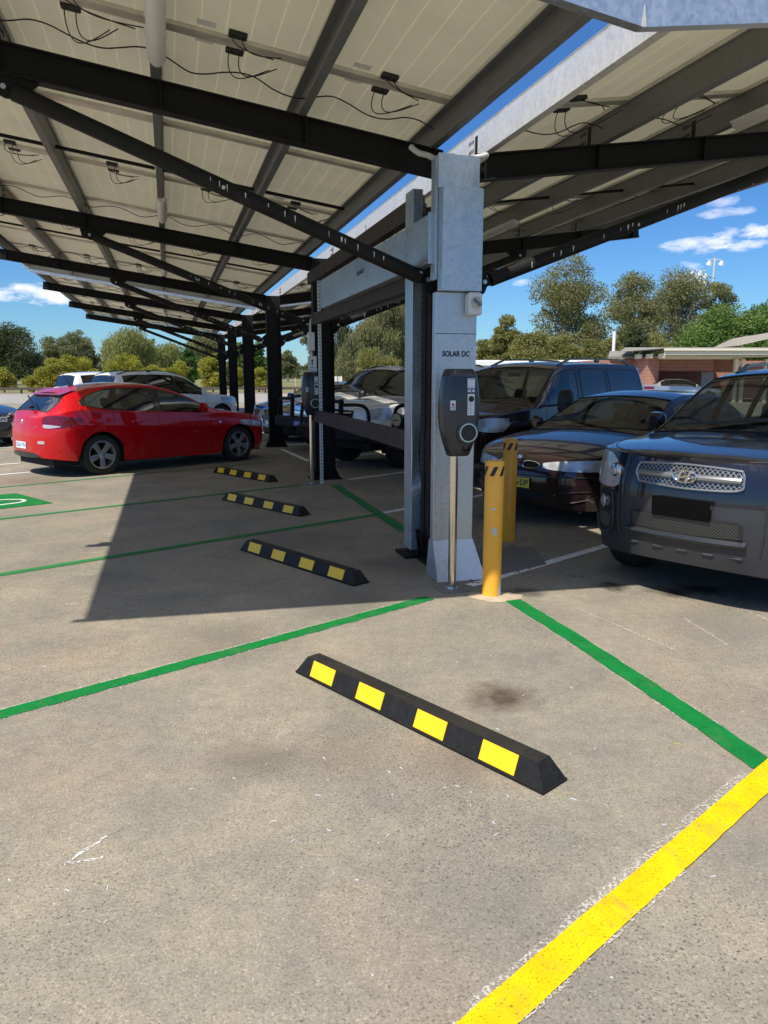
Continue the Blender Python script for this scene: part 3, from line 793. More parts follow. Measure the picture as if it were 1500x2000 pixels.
# isolator switch
mb = MB(); mb.bbox(-.104, .004, -.525, -.43, 2.04, 2.205, .012); iso = mb.build('isolator_switch', M['white_plastic'], t)
mb = MB(); mb.lathe([(.042, 0), (.042, .012), (.036, .016), (0, .016)], 28, Matrix.Translation((-.046, -.525, 2.13)) @ Matrix.Rotation(PI/2, 4, 'X'))
mb.m = 1; mb.box(-.009, .009, -.036, .036, 0, .034, Matrix.Translation((-.046, -.525, 2.13)) @ Matrix.Rotation(PI/2, 4, 'X') @ Matrix.Rotation(.9, 4, 'Z'))
mb.build('rotary_knob', [M['pvc'], M['galv_dull']], iso)
mb = MB(); mb.box(-.08, -.015, -.5265, -.525, 2.052, 2.064); mb.build('rating_label', M['white_paint_part'], iso)

# equipment frame between the first two columns
t = tag(rowempty('equipment_frame'), 'galvanised duct and rusty brown rails spanning from the dented post to the next column', 'equipment frame')
mb = MB(); g = .34
# dented folded post: front face with a dent
def post_x(z): return .018*math.exp(-((z-.95)/.16)**2) - .012*math.exp(-((z-.62)/.07)**2)
rows = []
for i in range(60):
    z = .06 + 3.04*i/59; d = post_x(z)
    rows.append([(p[0]+.085 if p[0] < -.3 else p[0]+.068, p[1], p[2]) for p in [(-.365, .50, z), (-.365, .30, z), (-.362+d*.3, .296, z), (-.265-d*.6, .296+d*1.2, z), (-.262-d*.8, .30+d, z), (-.262, .50, z), (-.365, .50, z)]])
mb.grid(rows); mb.poly(rows[-1][:6]); mb.poly(rows[0][:6])
mb.build('folded_post', M['galv'], t)
mb = MB()
mb.box(-.192, -.172, .31, .46, .08, 3.06); 
mb.m = 1
for i in range(52): mb.box(-.186, -.178, .3085, .31, .15+i*.055, .166+i*.055)
mb.m = 0
mb.box(-.165, -.150, .33, .46, .08, 3.0)
mb.build('slotted_channel', [M['galv_dull'], M['ink']], t)
mb = MB(); mb.box(-.145, -.09, .22, .40, .03, 2.95); mb.build('inner_post', M['brownsteel'], t)
mb = MB(); mb.box(-.36, -.10, .22, .52, .004, .026)
mb.poly([(-.24, .21, .026), (-.16, .21, .026), (-.20, .24, .026), (-.20, .28, .25), (-.24, .28, .25)], (0, .008, 0)); mb.box(-.21, -.198, .20, .28, .026, .2); mb.build('post_foot', M['steel'], t)
mb = MB(); mb.bbox(-.36, -.268, -.32, 3.80, 2.43, 2.78, .006); mb.box(-.364, -.36, 1.86, 1.865, 2.432, 2.778); mb.build('cable_duct', M['galv'], t)
mb = MB(); mb.bbox(-.366, -.26, -.345, -.32, 2.42, 2.79, .004); mb.build('duct_end_cap', M['galv'], t)
inst(text_mesh('SOLAR DC', .06, M['ink'], .0008, 1.05, bold=.001), 'stencil_lettering', t, (-.3618, 1.75, 2.62), (PI/2, 0, -PI/2))
def channel(mb, x0, x1, y0, y1, z0, z1):
    mb.box(x0, x0+.008, y0, y1, z0, z1); mb.box(x0+.008, x1, y0, y1, z1-.008, z1); mb.box(x0+.008, x1, y0, y1, z0, z0+.008)
mb = MB(); channel(mb, -.255, -.17, .47, 5.33, 2.90, 3.06); mb.build('top_rail', M['brownsteel'], t)
mb = MB(); channel(mb, -.262, -.17, .47, 5.05, 2.31, 2.45); mb.build('duct_support_rail', M['brownsteel'], t)
mb = MB(); channel(mb, -.262, -.17, .47, 5.33, .93, 1.09); mb.build('guard_rail', M['brownsteel'], t)
for y in (1.1, 2.1, 3.3, 4.6):
    mb = MB(); mb.box(-.165, -.155, y, y+.05, 2.5, 2.9); mb.build('hanger_plate', M['galv'], t)
for y in (1.25, 2.5, 3.6):
    mb = MB(); mb.bbox(-.14, .02, y, y+.55, 2.55, 2.86, .01); mb.build('inverter_box', M['steel'], t)
mb = MB()
mb.box(-.205, -.163, 4.80, 4.85, .02, 2.9)
mb.m = 1
for i in range(58): mb.box(-.192, -.176, 4.7985, 4.80, .06+i*.05, .076+i*.05); mb.box(-.2065, -.205, 4.817, 4.833, .06+i*.05, .076+i*.05)
mb.build('perforated_strut', [M['galv_light'], M['ink']], t)
# wire cable tray hanging under the roof
mb = MB()
for x in (-.05, .1, .25, .4): mb.tube([(x, .6, 2.47), (x, 5.3, 2.47)], .006, 6)
for i in range(60): mb.tube([(-.05, .62+i*.078, 2.53), (-.05, .62+i*.078, 2.462), (.4, .62+i*.078, 2.462), (.4, .62+i*.078, 2.53)], .004, 4, False)
for y in (1.2, 2.9, 4.7): mb.tube([(.0, y, 2.47), (.0, y, 3.3)], .006, 6); mb.tube([(.38, y, 2.47), (.38, y, 3.3)], .006, 6); mb.box(-.07, .42, y-.012, y+.012, 2.44, 2.458)
mb.build('wire_cable_tray', M['galv_dull'], t)

# white junction box with bent conduits on the second column
t = tag(rowempty('wall_box', -.20, 5.40), 'white switch box with bent conduits high on the column behind the far charger', 'switch box')
mb = MB(); mb.bbox(-.06, .04, -.09, -.0, 1.95, 2.22, .012); mb.build('box_body', M['white_plastic'], t)
for z0, s in ((2.22, 1), (1.95, -1)):
    P = cr([(-.02, -.05, z0), (-.02, -.05, z0+s*.1), (.0, -.05, z0+s*.19), (.07, -.04, z0+s*.28)], 6)
    MB().tube(P, .018, 10).build('conduit', M['pvc'], t, True)

def charger(x, y, label, sign):
    t = tag(empty('ev_charger', (x, y, 0), AZ), label, 'EV charger', 'black electric car chargers on steel poles')
    mb = MB(); mb.lathe([(.031, .006), (.031, 1.10)], 24); mb.lathe([(.05, .004), (.05, .012), (.031, .013)], 24); p = mb.build('pole', M['stainless'], t, True)
    mb = MB(); mb.bbox(-.11, .11, -.11, .11, .001, .007, .002); mb.build('pole_base', M['galv_dull'], t)
    if sign: 
        pass
    # shell: rounded sections from foot to crown
    prof = [(1.022, .070, .05, 0), (1.028, .080, .06, 0), (1.09, .101, .080, 0), (1.15, .120, .092, 0), (1.22, .136, .102, 0), (1.30, .145, .105, 0), (1.40, .146, .105, 0), (1.50, .138, .10, 0), (1.58, .124, .092, 0), (1.625, .110, .080, 0), (1.640, .100, .062, 0), (1.642, .085, .04, 0)]
    rows = []
    for z, hw, hd, _ in prof:
        row = []
        for i in range(33):
            a = 2*PI*i/32; c, s = math.cos(a), math.sin(a)
            ex = .42
            row.append((hw*math.copysign(abs(c)**ex, c), -.06 + hd*math.copysign(abs(s)**.55, s)*(1.0 if s < 0 else .5), z))
        rows.append(row)
    mb = MB(); mb.grid(rows); mb.poly(rows[0][:-1]); mb.poly(rows[-1][:-1]); sh = mb.build('housing', M['charger'], t, True, 50)
    F = -.06-.105
    # raised socket boss, light ring, socket
    X = Matrix.Translation((.036, F+.012, 1.195)) @ Matrix.Rotation(PI/2, 4, 'X')
    mb = MB(); mb.lathe([(.088, -.01), (.083, .018), (.070, .026), (0, .026)], 40, X); b_ = mb.build('socket_boss', M['charger'], t, True)
    mb = MB(); mb.lathe([(.058, .024), (.059, .031), (.066, .031), (.067, .024)], 40, X); mb.build('light_ring', M['ring'], b_, True)
    mb = MB(); mb.lathe([(.054, .026), (.054, .034), (.050, .037), (0, .038)], 40, X); mb.build('socket_cover', M['black'], b_, True)
    mb = MB()
    for x0, x1, z0, z1 in ((.012, .0145, 1.062, 1.098), (.012, .064, 1.060, 1.0625), (.0615, .064, 1.062, 1.098)): mb.box(x0, x1, F+.030-.012, F+.034, z0, z1)
    mb.build('service_flap_seam', M['ink'], t)
    def lab(name, x0, x1, z0, z1, mat, parent=t, f=F, dy=.0015):
        mb = MB(); mb.box(x0, x1, f-dy, f+.012, z0, z1); return mb.build(name, mat, parent)
    s1 = lab('white_sticker', .030, .084, 1.505, 1.575, M['sticker'], t, F+.004, .004)
    mb = MB(); mb.box(.036, .078, F-.0022, F-.0004, 1.567, 1.569); mb.box(.036, .078, F-.0022, F-.0004, 1.510, 1.512); mb.build('small_print', M['ink'], s1)
    s2 = lab('rfid_sticker', .032, .084, 1.480, 1.497, M['sticker'])
    mb = MB(); mb.lathe([(.006, 0), (.006, .002), (0, .002)], 16, Matrix.Translation((.058, F-.0015, 1.4885)) @ Matrix.Rotation(PI/2, 4, 'X')); mb.build('reader_dot', M['ink'], s2)
    s3 = lab('instruction_sticker', .031, .083, 1.318, 1.467, M['sticker'])
    mb = MB(); mb.lathe([(.021, 0), (.021, .0022), (0, .0022)], 24, Matrix.Translation((.058, F-.0012, 1.432)) @ Matrix.Rotation(PI/2, 4, 'X'))
    for i in range(7):
        z = 1.400-i*.0118; mb.box(.048, .057, F-.0025, F, z-.002, z+.0015); mb.box(.036, .039, F-.0025, F, z-.002, z+.002); mb.box(.061, .061+.014*random.uniform(.4, 1), F-.0025, F, z-.0007, z+.0007)
    mb.build('instruction_print', M['ink'], s3)
    s4 = lab('round_logo_sticker', -.098, -.060, 1.355, 1.422, M['sticker'], t, F+.010, .012)
    mb = MB(); mb.lathe([(.0105, 0), (.0105, .0012), (.0, .0012)], 9, Matrix.Translation((-.079, F-.002, 1.394)) @ Matrix.Rotation(PI/2, 4, 'X')); mb.build('red_flower_logo', M['redink'], s4)
    inst(text_mesh('NSW', .014, M['blueink'], .0004, 1), 'sticker_lettering', s4, (-.079, F-.0035, 1.373), (PI/2, 0, 0))
    inst(text_mesh('GOVERNMENT', .0048, M['blueink'], .0004, 1), 'sticker_lettering', s4, (-.079, F-.0035, 1.362), (PI/2, 0, 0))
    return t
M['ring'] = simple('pale_light_ring', (.55, .68, .60), .3)
M['sticker'] = simple('white_sticker', (.62, .66, .74), .4)
charger(.515, 5.44, 'nearest black EV charger on a bright steel pole in front of the SOLAR DC pillar', False)
c2 = charger(-1.075, 10.99, 'farther black EV charger with a narrow white sign behind it, by the second column', True)
# narrow sign on the second column
t = tag(empty('instruction_sign', (-1.06, 11.17, 0), AZ), 'narrow white sign above the farther charger', 'sign')
mb = MB(); mb.box(-.065, .065, -.003, .003, 1.55, 1.87); mb.build('sign_panel', M['white_paint_part'], t)
mb = MB()
mb.box(-.008, .008, -.0045, -.003, 1.74, 1.80); mb.poly([(-.02, -.0045, 1.80), (.02, -.0045, 1.80), (0, -.0045, 1.83)], (0, .0015, 0))
for x0, x1, z0, z1 in ((-.03, .03, 1.60, 1.604), (-.03, .03, 1.656, 1.66), (-.03, -.026, 1.6, 1.66), (.026, .03, 1.6, 1.66), (-.03, .03, 1.70, 1.708)): mb.box(x0, x1, -.0045, -.003, z0, z1)
mb.build('sign_print', M['ink'], t)
mb = MB(); mb.box(-.02, .02, .003, .25, 1.7, 1.74); mb.build('sign_bracket', M['galv'], t)
# service pit lid by the pillar foot
mb = MB(); pts = [C1+VV*a+UU*b for a, b in ((.12, -.55), (.75, -.30), (.95, .35), (.25, .35))]
mb.poly([(p.x, p.y, .003) for p in pts], (0, 0, .004)); tag(mb.build('pit_lid', simple('worn_concrete_lid', (.15, .145, .13), .9, var=.15), None), 'flat square grey pit lid set in the asphalt between the two bollards', 'pit lid')
# gravel crumbs and bark scraps by the pillar and stops
mb = MB(); rnd = random.Random(3)
for i in range(150):
    a = rnd.uniform(-.3, .9); b = rnd.gauss(-.62, .12) if i < 60 else rnd.uniform(.3, 1.4)
    p = C1+VV*a+UU*b; s = rnd.uniform(.004, .013); an = rnd.uniform(0, 6)
    Mx = Matrix.Translation((p.x, p.y, s*.5)) @ Matrix.Rotation(an, 4, 'Z'); mb.box(-s, s, -s*.6, s*.6, -s*.5, s*.4, Mx)
tag(mb.build('loose_gravel', simple('gravel', (.25, .2, .15), .9, var=.3)), 'loose gravel scattered round the pillar foot', 'gravel', kind='stuff')
mb = MB(); rnd = random.Random(5)
for i in range(80):
    x = rnd.gauss(-.35, .55); y = rnd.gauss(2.6, .45)
    if i > 45: x = rnd.uniform(-2, 2.2); y = rnd.uniform(1.6, 4.8)
    L = rnd.uniform(.003, .012); an = rnd.uniform(0, 6)
    mb.box(-L, L, -.0013, .0013, 0, .002, Matrix.Translation((x, y, .001)) @ Matrix.Rotation(an, 4, 'Z'))
tag(mb.build('paper_scraps', M['sticker']), 'tiny white scraps scattered on the sunlit asphalt', 'litter', kind='stuff')

M['plate_black'] = simple('black_plate', (.002, .002, .002), .8, spec=.1); M['grille_fine'] = meshgrille('fine_grille', 46, .16)
M_bg = simple('satin_black_trim', (.015, .015, .02), .3, 0, .4); M['blackgloss'] = M_bg
# ------------------------------------------------------------------ cars
def interp(pts):
    # monotone cubic through (x, y) points
    xs = np.array([p[0] for p in pts], float); ys = np.array([p[1] for p in pts], float)
    h = np.diff(xs); dl = np.diff(ys)/h; m = np.zeros(len(xs)); m[0] = dl[0]; m[-1] = dl[-1]
    for i in range(1, len(xs)-1):
        m[i] = 0 if dl[i-1]*dl[i] <= 0 else 2*dl[i-1]*dl[i]/(dl[i-1]+dl[i])
    def f(x):
        x = min(max(x, xs[0]), xs[-1]); i = min(int(np.searchsorted(xs, x, 'right'))-1, len(xs)-2); i = max(i, 0)
        t = (x-xs[i])/h[i]; t2 = t*t; t3 = t2*t
        return float((2*t3-3*t2+1)*ys[i]+(t3-2*t2+t)*h[i]*m[i]+(-2*t3+3*t2)*ys[i+1]+(t3-t2)*h[i]*m[i+1])
    return f

class Car:
    # local frame: x forwards (nose at +L/2), y to the left, z up; d = distance back from the nose
    def __init__(s, **k):
        s.__dict__.update(dict(W=.9, cf=.75, cr_=.5, pf=2.6, pr=3.2, zc=.55, sill=.24, lean_f=.16, lean_r=.10, q2=2.4, f0=.07, f1=.90, belly=.0, crease=0.012), **k)
        s.top = interp(s.top); s.belt = interp(s.belt); s.ye = interp(s.ye); s.crown = interp(s.crown)
        s.low = interp(s.low)
    def plan(s, d):
        P = 1.0
        if d < s.cf: P = min(P, (1-(1-d/s.cf)**s.pf)**(1/s.q2))
        e = s.L-d
        if e < s.cr_: P = min(P, (1-(1-max(0, e)/s.cr_)**s.pr)**(1/s.q2))
        return max(P, 0.0)
    def prof(s, d, z):
        b = s.belt(d); t = (z-s.sill)/(b-s.sill); t = min(max(t, 0), 1.05)
        y = .950 + .05*math.sin(PI*min(1, .12+t*.72))
        y += s.crease*math.exp(-((t-.72)/.10)**2)
        return s.W*y
    def shiftx(s, d, z):
        x = s.L/2-d
        if d < s.cf:
            zz = (z-s.znose)/.45
            x -= s.lean_f*min(1.6, zz*zz)*(1-d/s.cf)**1.3
        e = s.L-d
        if e < s.cr_:
            zz = (z-s.ztail)/.5
            x += s.lean_r*min(1.6, zz*zz)*(1-max(0, e)/s.cr_)**1.3
        return x
    def arch(s, d):
        z = s.low(d)
        for xw in s.wheels:
            if abs(d-xw) < s.Ra:
                z = max(z, s.r + math.sqrt(s.Ra**2-(d-xw)**2))
        return z
    def section(s, d):
        P = s.plan(d); b = s.belt(d); zt = s.top(d); cr_ = s.crown(d); ze = max(zt-cr_, b+.004); ye = s.ye(d)*s.W*P
        zb = s.arch(d); zc = min(max(s.zc, zb+.03), b-.05)
        pts = []
        for k in range(s.nA+1):
            z = zb+(zc-zb)*k/s.nA; pts.append((s.shiftx(d, z), s.prof(d, z)*P, z))
        for k in range(1, s.nB+1):
            z = zc+(b-zc)*k/s.nB; pts.append((s.shiftx(d, z), s.prof(d, z)*P, z))
        yb = s.prof(d, b)*P
        f0, f1 = s.f0, s.f1
        if getattr(s, 'taper', None) and d > s.taper[0]:
            k = min(1, (d-s.taper[0])/(s.taper[1]-s.taper[0])); f1 = s.f1+(s.taper[2]-s.f1)*k**1.8; f0 = s.f0+(s.taper[3]-s.f0)*k**1.8
        U = [.02, f0, f0+(f1-f0)*.27, f0+(f1-f0)*.52, f0+(f1-f0)*.77, f1, 1.0]
        for f in U:
            y = yb+(ye-yb)*f; z = b+(ze-b)*f
            y += .022*math.sin(PI*f)*min(1, (ze-b)/.2)
            pts.append((s.shiftx(d, z), y, z))
        for q in s.T:
            y = ye*q; z = ze+(zt-ze)*(1-q**2.3)
            pts.append((s.shiftx(d, z), y, z))
        return pts
    def surf_side(s, d, z, off=0):
        P = s.plan(d); y = s.prof(d, z)*P; e = 1e-3
        p = Vector((s.shiftx(d, z), y, z))
        d2 = min(s.L-1e-4, d+e); p2 = Vector((s.shiftx(d2, z), s.prof(d2, z)*s.plan(d2), z))
        z2 = z+e; p3 = Vector((s.shiftx(d, z2), s.prof(d, z2)*P, z2))
        n = (p2-p).cross(p3-p); n = n.normalized() if n.length > 0 else Vector((0, 1, 0))
        if n.y < 0 or (abs(n.y) < .2 and (n.x > 0) != (d < s.L/2)): n = -n
        return p+n*off
    def tau(s, t, front=True):
        # t in 0..1 sweeps from the centreline to the flank; beyond 1 runs on along the side in metres
        c, p = (s.cf, s.pf) if front else (s.cr_, s.pr)
        if t <= 1:
            P = math.sin(t*PI/2); d = c*(1-max(0, 1-min(P, .99999)**s.q2)**(1/p))
        else: d = c+(t-1)
        return d if front else s.L-d
    def dy(s, y, z, front=True):
        # d at which the plan outline reaches half-width y at height z
        c, p = (s.cf, s.pf) if front else (s.cr_, s.pr)
        P = min(.99995, abs(y)/s.prof(c if front else s.L-c, z)); d = c*(1-max(0, 1-P**s.q2)**(1/p))
        return d if front else s.L-d
    def on(s, y, z, off=0, front=True):
        # point on the front or rear fascia at lateral y (signed) and height z
        p = s.surf_side(max(1e-4, min(s.L-1e-4, s.dy(y, z, front))), z, off)
        return Vector((p.x, math.copysign(abs(p.y), y) if y else 0, p.z))
    def patch(s, name, pts, mat, parent, side=1, mode='y', front=True, off=.008, n=14, rows=5, back=.02):
        # pts: (coordinate, z low, z high); mode 'y' lateral on fascia, 't' wrap-around parameter, 'd' along the flank
        cs = [p[0] for p in pts]; lo = interp([(p[0], p[1]) for p in pts]); hi = interp([(p[0], p[2]) for p in pts])
        G = []; B = []
        for i in range(n+1):
            c = cs[0]+(cs[-1]-cs[0])*i/n; row = []; rb = []
            for j in range(rows+1):
                z = lo(c)+(hi(c)-lo(c))*j/rows
                if mode == 'y': p = s.on(c, z, off, front); q = s.on(c, z, -back, front)
                else:
                    d = s.tau(c, front) if mode == 't' else c
                    d = min(max(d, 1e-4), s.L-1e-4); p = s.surf_side(d, z, off); q = s.surf_side(d, z, -back)
                if mode != 'y': p = Vector((p.x, p.y*side, p.z)); q = Vector((q.x, q.y*side, q.z))
                elif side < 0: p = Vector((p.x, -p.y, p.z)); q = Vector((q.x, -q.y, q.z))
                row.append(p); rb.append(q)
            G.append(row); B.append(rb)
        mb = MB(); mb.grid(G)
        edge = [(G[i][0], B[i][0]) for i in range(n+1)] + [(G[n][j], B[n][j]) for j in range(1, rows+1)] + [(G[i][rows], B[i][rows]) for i in range(n-1, -1, -1)] + [(G[0][j], B[0][j]) for j in range(rows-1, -1, -1)]
        mb.grid([list(e) for e in edge])
        return mb.build(name, mat, parent, True, 40)

    def build(s, name, label, N, heading, mats, group=None, cat='car'):
        h = R(heading); dirv = Vector((math.sin(h), math.cos(h), 0))
        ctr = Vector((N[0], N[1], 0)) - dirv*(s.L/2)
        root = tag(empty(name, ctr, PI/2-h), label, cat, group)
        s.root = root
        s.nA, s.nB = 3, 7
        s.U = [.02, s.f0, .28, .5, .72, s.f1, 1.0]; s.T = [.97, .9, .78, .6, .4, .2, 0]
        ds = set()
        for k in range(17):
            P = k/16; P = math.sin(P*PI/2)
            ds.add(round(s.cf*(1-max(0, 1-P**s.q2)**(1/s.pf)), 4)); ds.add(round(s.L-s.cr_*(1-max(0, 1-P**s.q2)**(1/s.pr)), 4))
        for xw in s.wheels:
            for k in range(0, 21): ds.add(round(xw-s.Ra*math.cos(PI*k/20), 4))
        keys = []
        for a, b in s.windows+[s.ws, s.rw]: keys += [a, b]
        keys += list(s.doors)+[s.hood]
        ds |= set(round(k, 4) for k in keys)
        x = s.cf
        while x < s.L-s.cr_: ds.add(round(x, 4)); x += .11
        ds = sorted(ds); kset = set(round(k, 4) for k in keys); out = [ds[0]]
        for d in ds[1:]:
            if d-out[-1] < .006 and d not in kset: continue
            if d-out[-1] < .006 and out[-1] not in kset: out[-1] = d; continue
            out.append(d)
        if out[-1] < s.L-1e-6: out[-1] = s.L
        ds = out
        S = [s.section(d) for d in ds]; m = len(S[0]); n = len(ds)
        V = np.array(S)  # n,m,3
        # normals of the whole half surface
        du = np.gradient(V, axis=0); dv = np.gradient(V, axis=1)
        Nn = np.cross(dv, du); ln = np.linalg.norm(Nn, axis=2, keepdims=True); ln[ln < 1e-12] = 1; Nn = Nn/ln
        Nn[:, -1, 1] = 0
        if np.mean(Nn[:, m//2, 1]) < 0: Nn = -Nn
        nA, nB, nU = s.nA, s.nB, len(s.U); r0 = nA+nB; jU = r0; jT = r0+nU
        groups = {}
        def mid(i): return (ds[i]+ds[i+1])/2
        for i in range(n-1):
            dm = mid(i)
            for j in range(m-1):
                if j >= jT+0 and j >= r0+nU: zone = 'T'
                elif j >= r0: zone = 'U'
                elif j >= nA: zone = 'B'
                else: zone = 'A'
                g = 'body'; side = True
                if zone == 'A':
                    if dm < s.wheels[0]: g = 'front_bumper'; side = False
                    elif dm > s.wheels[1]: g = 'rear_bumper'; side = False
                    else: g = 'sill'
                if zone in 'AB' and s.doors[0] < dm < s.doors[-1] and (zone == 'B' or (j >= 1)):
                    di = sum(1 for q in s.doors if q < dm)-1
                    if s.arch(dm) <= s.low(dm)+.10: g = 'door%d' % di; side = True
                if zone == 'U':
                    jj = j-r0; lo_, hi_ = 2, 6   # cells between f0 and f1
                    for wi, (a, b) in enumerate(s.windows):
                        if a < dm < b and lo_ <= jj < hi_ and min(V[i, r0+nU, 2]-V[i, r0, 2], V[i+1, r0+nU, 2]-V[i+1, r0, 2]) > .03: g = 'win%d' % wi
                    if g == 'body' and lo_ <= jj < hi_ and s.windows[0][1] <= dm <= s.windows[-1][0]: g = 'pillar%d' % sum(1 for q in s.windows if q[1] < dm)
                if zone == 'T':
                    jj = j-(r0+nU)
                    if s.ws[0] < dm < s.ws[1] and jj >= 0 and j-(r0+nU) >= 1: g = 'windscreen'; side = False
                    elif s.rw[0] < dm < s.rw[1] and jj >= 1: g = 'rear_window'; side = False
                    elif dm < s.hood and jj >= 1: g = 'bonnet'; side = False
                if g == 'body' or not side: groups.setdefault((g, 0), []).append((i, j))
                else:
                    groups.setdefault((g, 1), []).append((i, j)); groups.setdefault((g, -1), []).append((i, j))
        s.parts = {}
        for (g, sd), cells in groups.items():
            vs = []; ns = []; fs = []; idx = {}
            def vid(i, j, sg):
                k = (i, j, sg)
                if k not in idx:
                    idx[k] = len(vs); p = V[i, j]; q = Nn[i, j]
                    o = 0.0
                    vs.append((p[0], p[1]*sg, p[2])); ns.append((q[0], q[1]*sg, q[2]))
                return idx[k]
            for (i, j) in cells:
                for sg in ((1, -1) if sd == 0 else (sd,)):
                    a, b, c, d = vid(i, j, sg), vid(i+1, j, sg), vid(i+1, j+1, sg), vid(i, j+1, sg)
                    P4 = [vs[k] for k in (a, b, c, d)]
                    if len(set(tuple(round(t, 5) for t in p) for p in P4)) < 3: continue
                    fs.append((a, b, c, d) if sg > 0 else (d, c, b, a))
            if not fs: continue
            nm, mat = s.partname(g, mats)
            # gentle shrink of panel edges is not used; shut lines are drawn as dark seals
            me = bpy.data.meshes.new(nm); me.from_pydata(vs, [], fs); me.materials.append(mat)
            for p in me.polygons: p.use_smooth = True
            # orientation check
            me.update()
            acc = sum((Vector(ns[p.vertices[0]]).dot(p.normal))*p.area for p in me.polygons)
            if acc < 0: me.flip_normals()
            me.normals_split_custom_set_from_vertices(ns)
            o = inst(me, nm, root); s.parts[(g, sd)] = o
        # shut lines
        def seam(path, r=.0035):
            return MB().tube(path, r, 5, False).build('shut_line', M['ink'], root)
        def col_(d, j0, j1, sg, off=.0):
            i = min(range(n), key=lambda k: abs(ds[k]-d))
            return [(V[i, j, 0], V[i, j, 1]*sg, V[i, j, 2]) for j in range(j0, j1+1)]
        for sg in (1, -1):
            for d in s.doors: seam(col_(d, 1, r0+1, sg))
            i0 = min(range(n), key=lambda k: abs(ds[k]-s.doors[0])); i1 = min(range(n), key=lambda k: abs(ds[k]-s.doors[-1]))
            # window surround: dark seal round the glass
            for a, b in s.windows:
                ia = min(range(n), key=lambda k: abs(ds[k]-a)); ib = min(range(n), key=lambda k: abs(ds[k]-b))
                j0, j1 = r0+2, r0+6
                path = [V[i, j0] for i in range(ia, ib+1)] + [V[ib, j] for j in range(j0+1, j1+1)] + [V[i, j1] for i in range(ib-1, ia-1, -1)] + [V[ia, j] for j in range(j1-1, j0-1, -1)]
                seam([(p[0], p[1]*sg, p[2]) for p in path], .007)
            # bonnet edge
            ih = min(range(n), key=lambda k: abs(ds[k]-s.hood)); jb_ = r0+nU+1
            seam([(V[i, jb_, 0], V[i, jb_, 1]*sg, V[i, jb_, 2]) for i in range(3, ih+1)])
        # windscreen seal
        for (a, b) in (s.ws, s.rw):
            ia = min(range(n), key=lambda k: abs(ds[k]-a)); ib = min(range(n), key=lambda k: abs(ds[k]-b)); j = r0+nU+1
            L_ = [V[i, j] for i in range(ia, ib+1)]
            path = [(p[0], p[1], p[2]) for p in L_] + [(V[ib, q, 0], V[ib, q, 1], V[ib, q, 2]) for q in range(j+1, m)] + [(V[ib, q, 0], -V[ib, q, 1], V[ib, q, 2]) for q in range(m-2, j, -1)] + [(p[0], -p[1], p[2]) for p in reversed(L_)]
            path += [(V[ia, q, 0], -V[ia, q, 1], V[ia, q, 2]) for q in range(j+1, m)] + [(V[ia, q, 0], V[ia, q, 1], V[ia, q, 2]) for q in range(m-2, j-1, -1)]
            seam(path, .009)
        # underbody and arches
        mb = MB(); mb.box(-s.L/2+.22, s.L/2-.25, -s.W+.26, s.W-.26, s.sill-.02, .60)
        mb.box(s.L/2-s.wheels[1]+s.Ra, s.L/2-s.wheels[0]-s.Ra, -s.W+.12, s.W-.12, s.sill-.01, .50)
        for xw in s.wheels:
            for sg in (1, -1):
                rows = []
                for y in (s.W-.26, s.W-.03):
                    rows.append([(s.L/2-xw+ (s.Ra)*math.cos(a), y*sg, s.r+(s.Ra)*math.sin(a)) for a in [-.25+(PI+.5)*k/16 for k in range(17)]])
                mb.grid(rows)
        mb.build('underbody', M['dark'], root)
        s.wheelset(mats)
        s.interior()
        s.mirrors(mats)
        s.fits(mats)
        return root
    def partname(s, g, mats):
        if g.startswith('pillar'): return 'window_pillar', M['blackgloss']
        if g.startswith('door'): return 'door', mats['body']
        if g.startswith('win') and g != 'windscreen': return 'side_window', mats.get('side_glass', M['glass'])
        if g == 'windscreen': return g, M['glass']
        if g == 'rear_window': return g, mats.get('rear_glass', M['glass_dark'])
        if g in ('front_bumper', 'rear_bumper', 'sill'): return g, mats.get('lower', mats['body'])
        return g, mats['body']
    def wheelset(s, mats):
        r = s.r; wd = getattr(s, 'tw', .205)/2
        rim_r = s.rim
        mb = MB(); prof = [(rim_r-.006, -wd+.022), (rim_r+.006, -wd+.008), (rim_r+.03, -wd), (r-.03, -wd+.006), (r-.010, -wd+.020), (r, -wd+.045)]
        tr = []
        for k in range(1, 5):
            z = -wd+.045+(2*wd-.09)*k/5; tr += [(r, z-.006), (r-.007, z-.004), (r-.007, z+.004), (r, z+.006)]
        prof = prof+tr+[(a, -b) for a, b in reversed(prof)]
        X = Matrix.Rotation(PI/2, 4, 'X')
        mb.lathe(prof, 48, X); tyre = mb.mesh('wheel', M['rubber'], True, 50)
        rims = {}
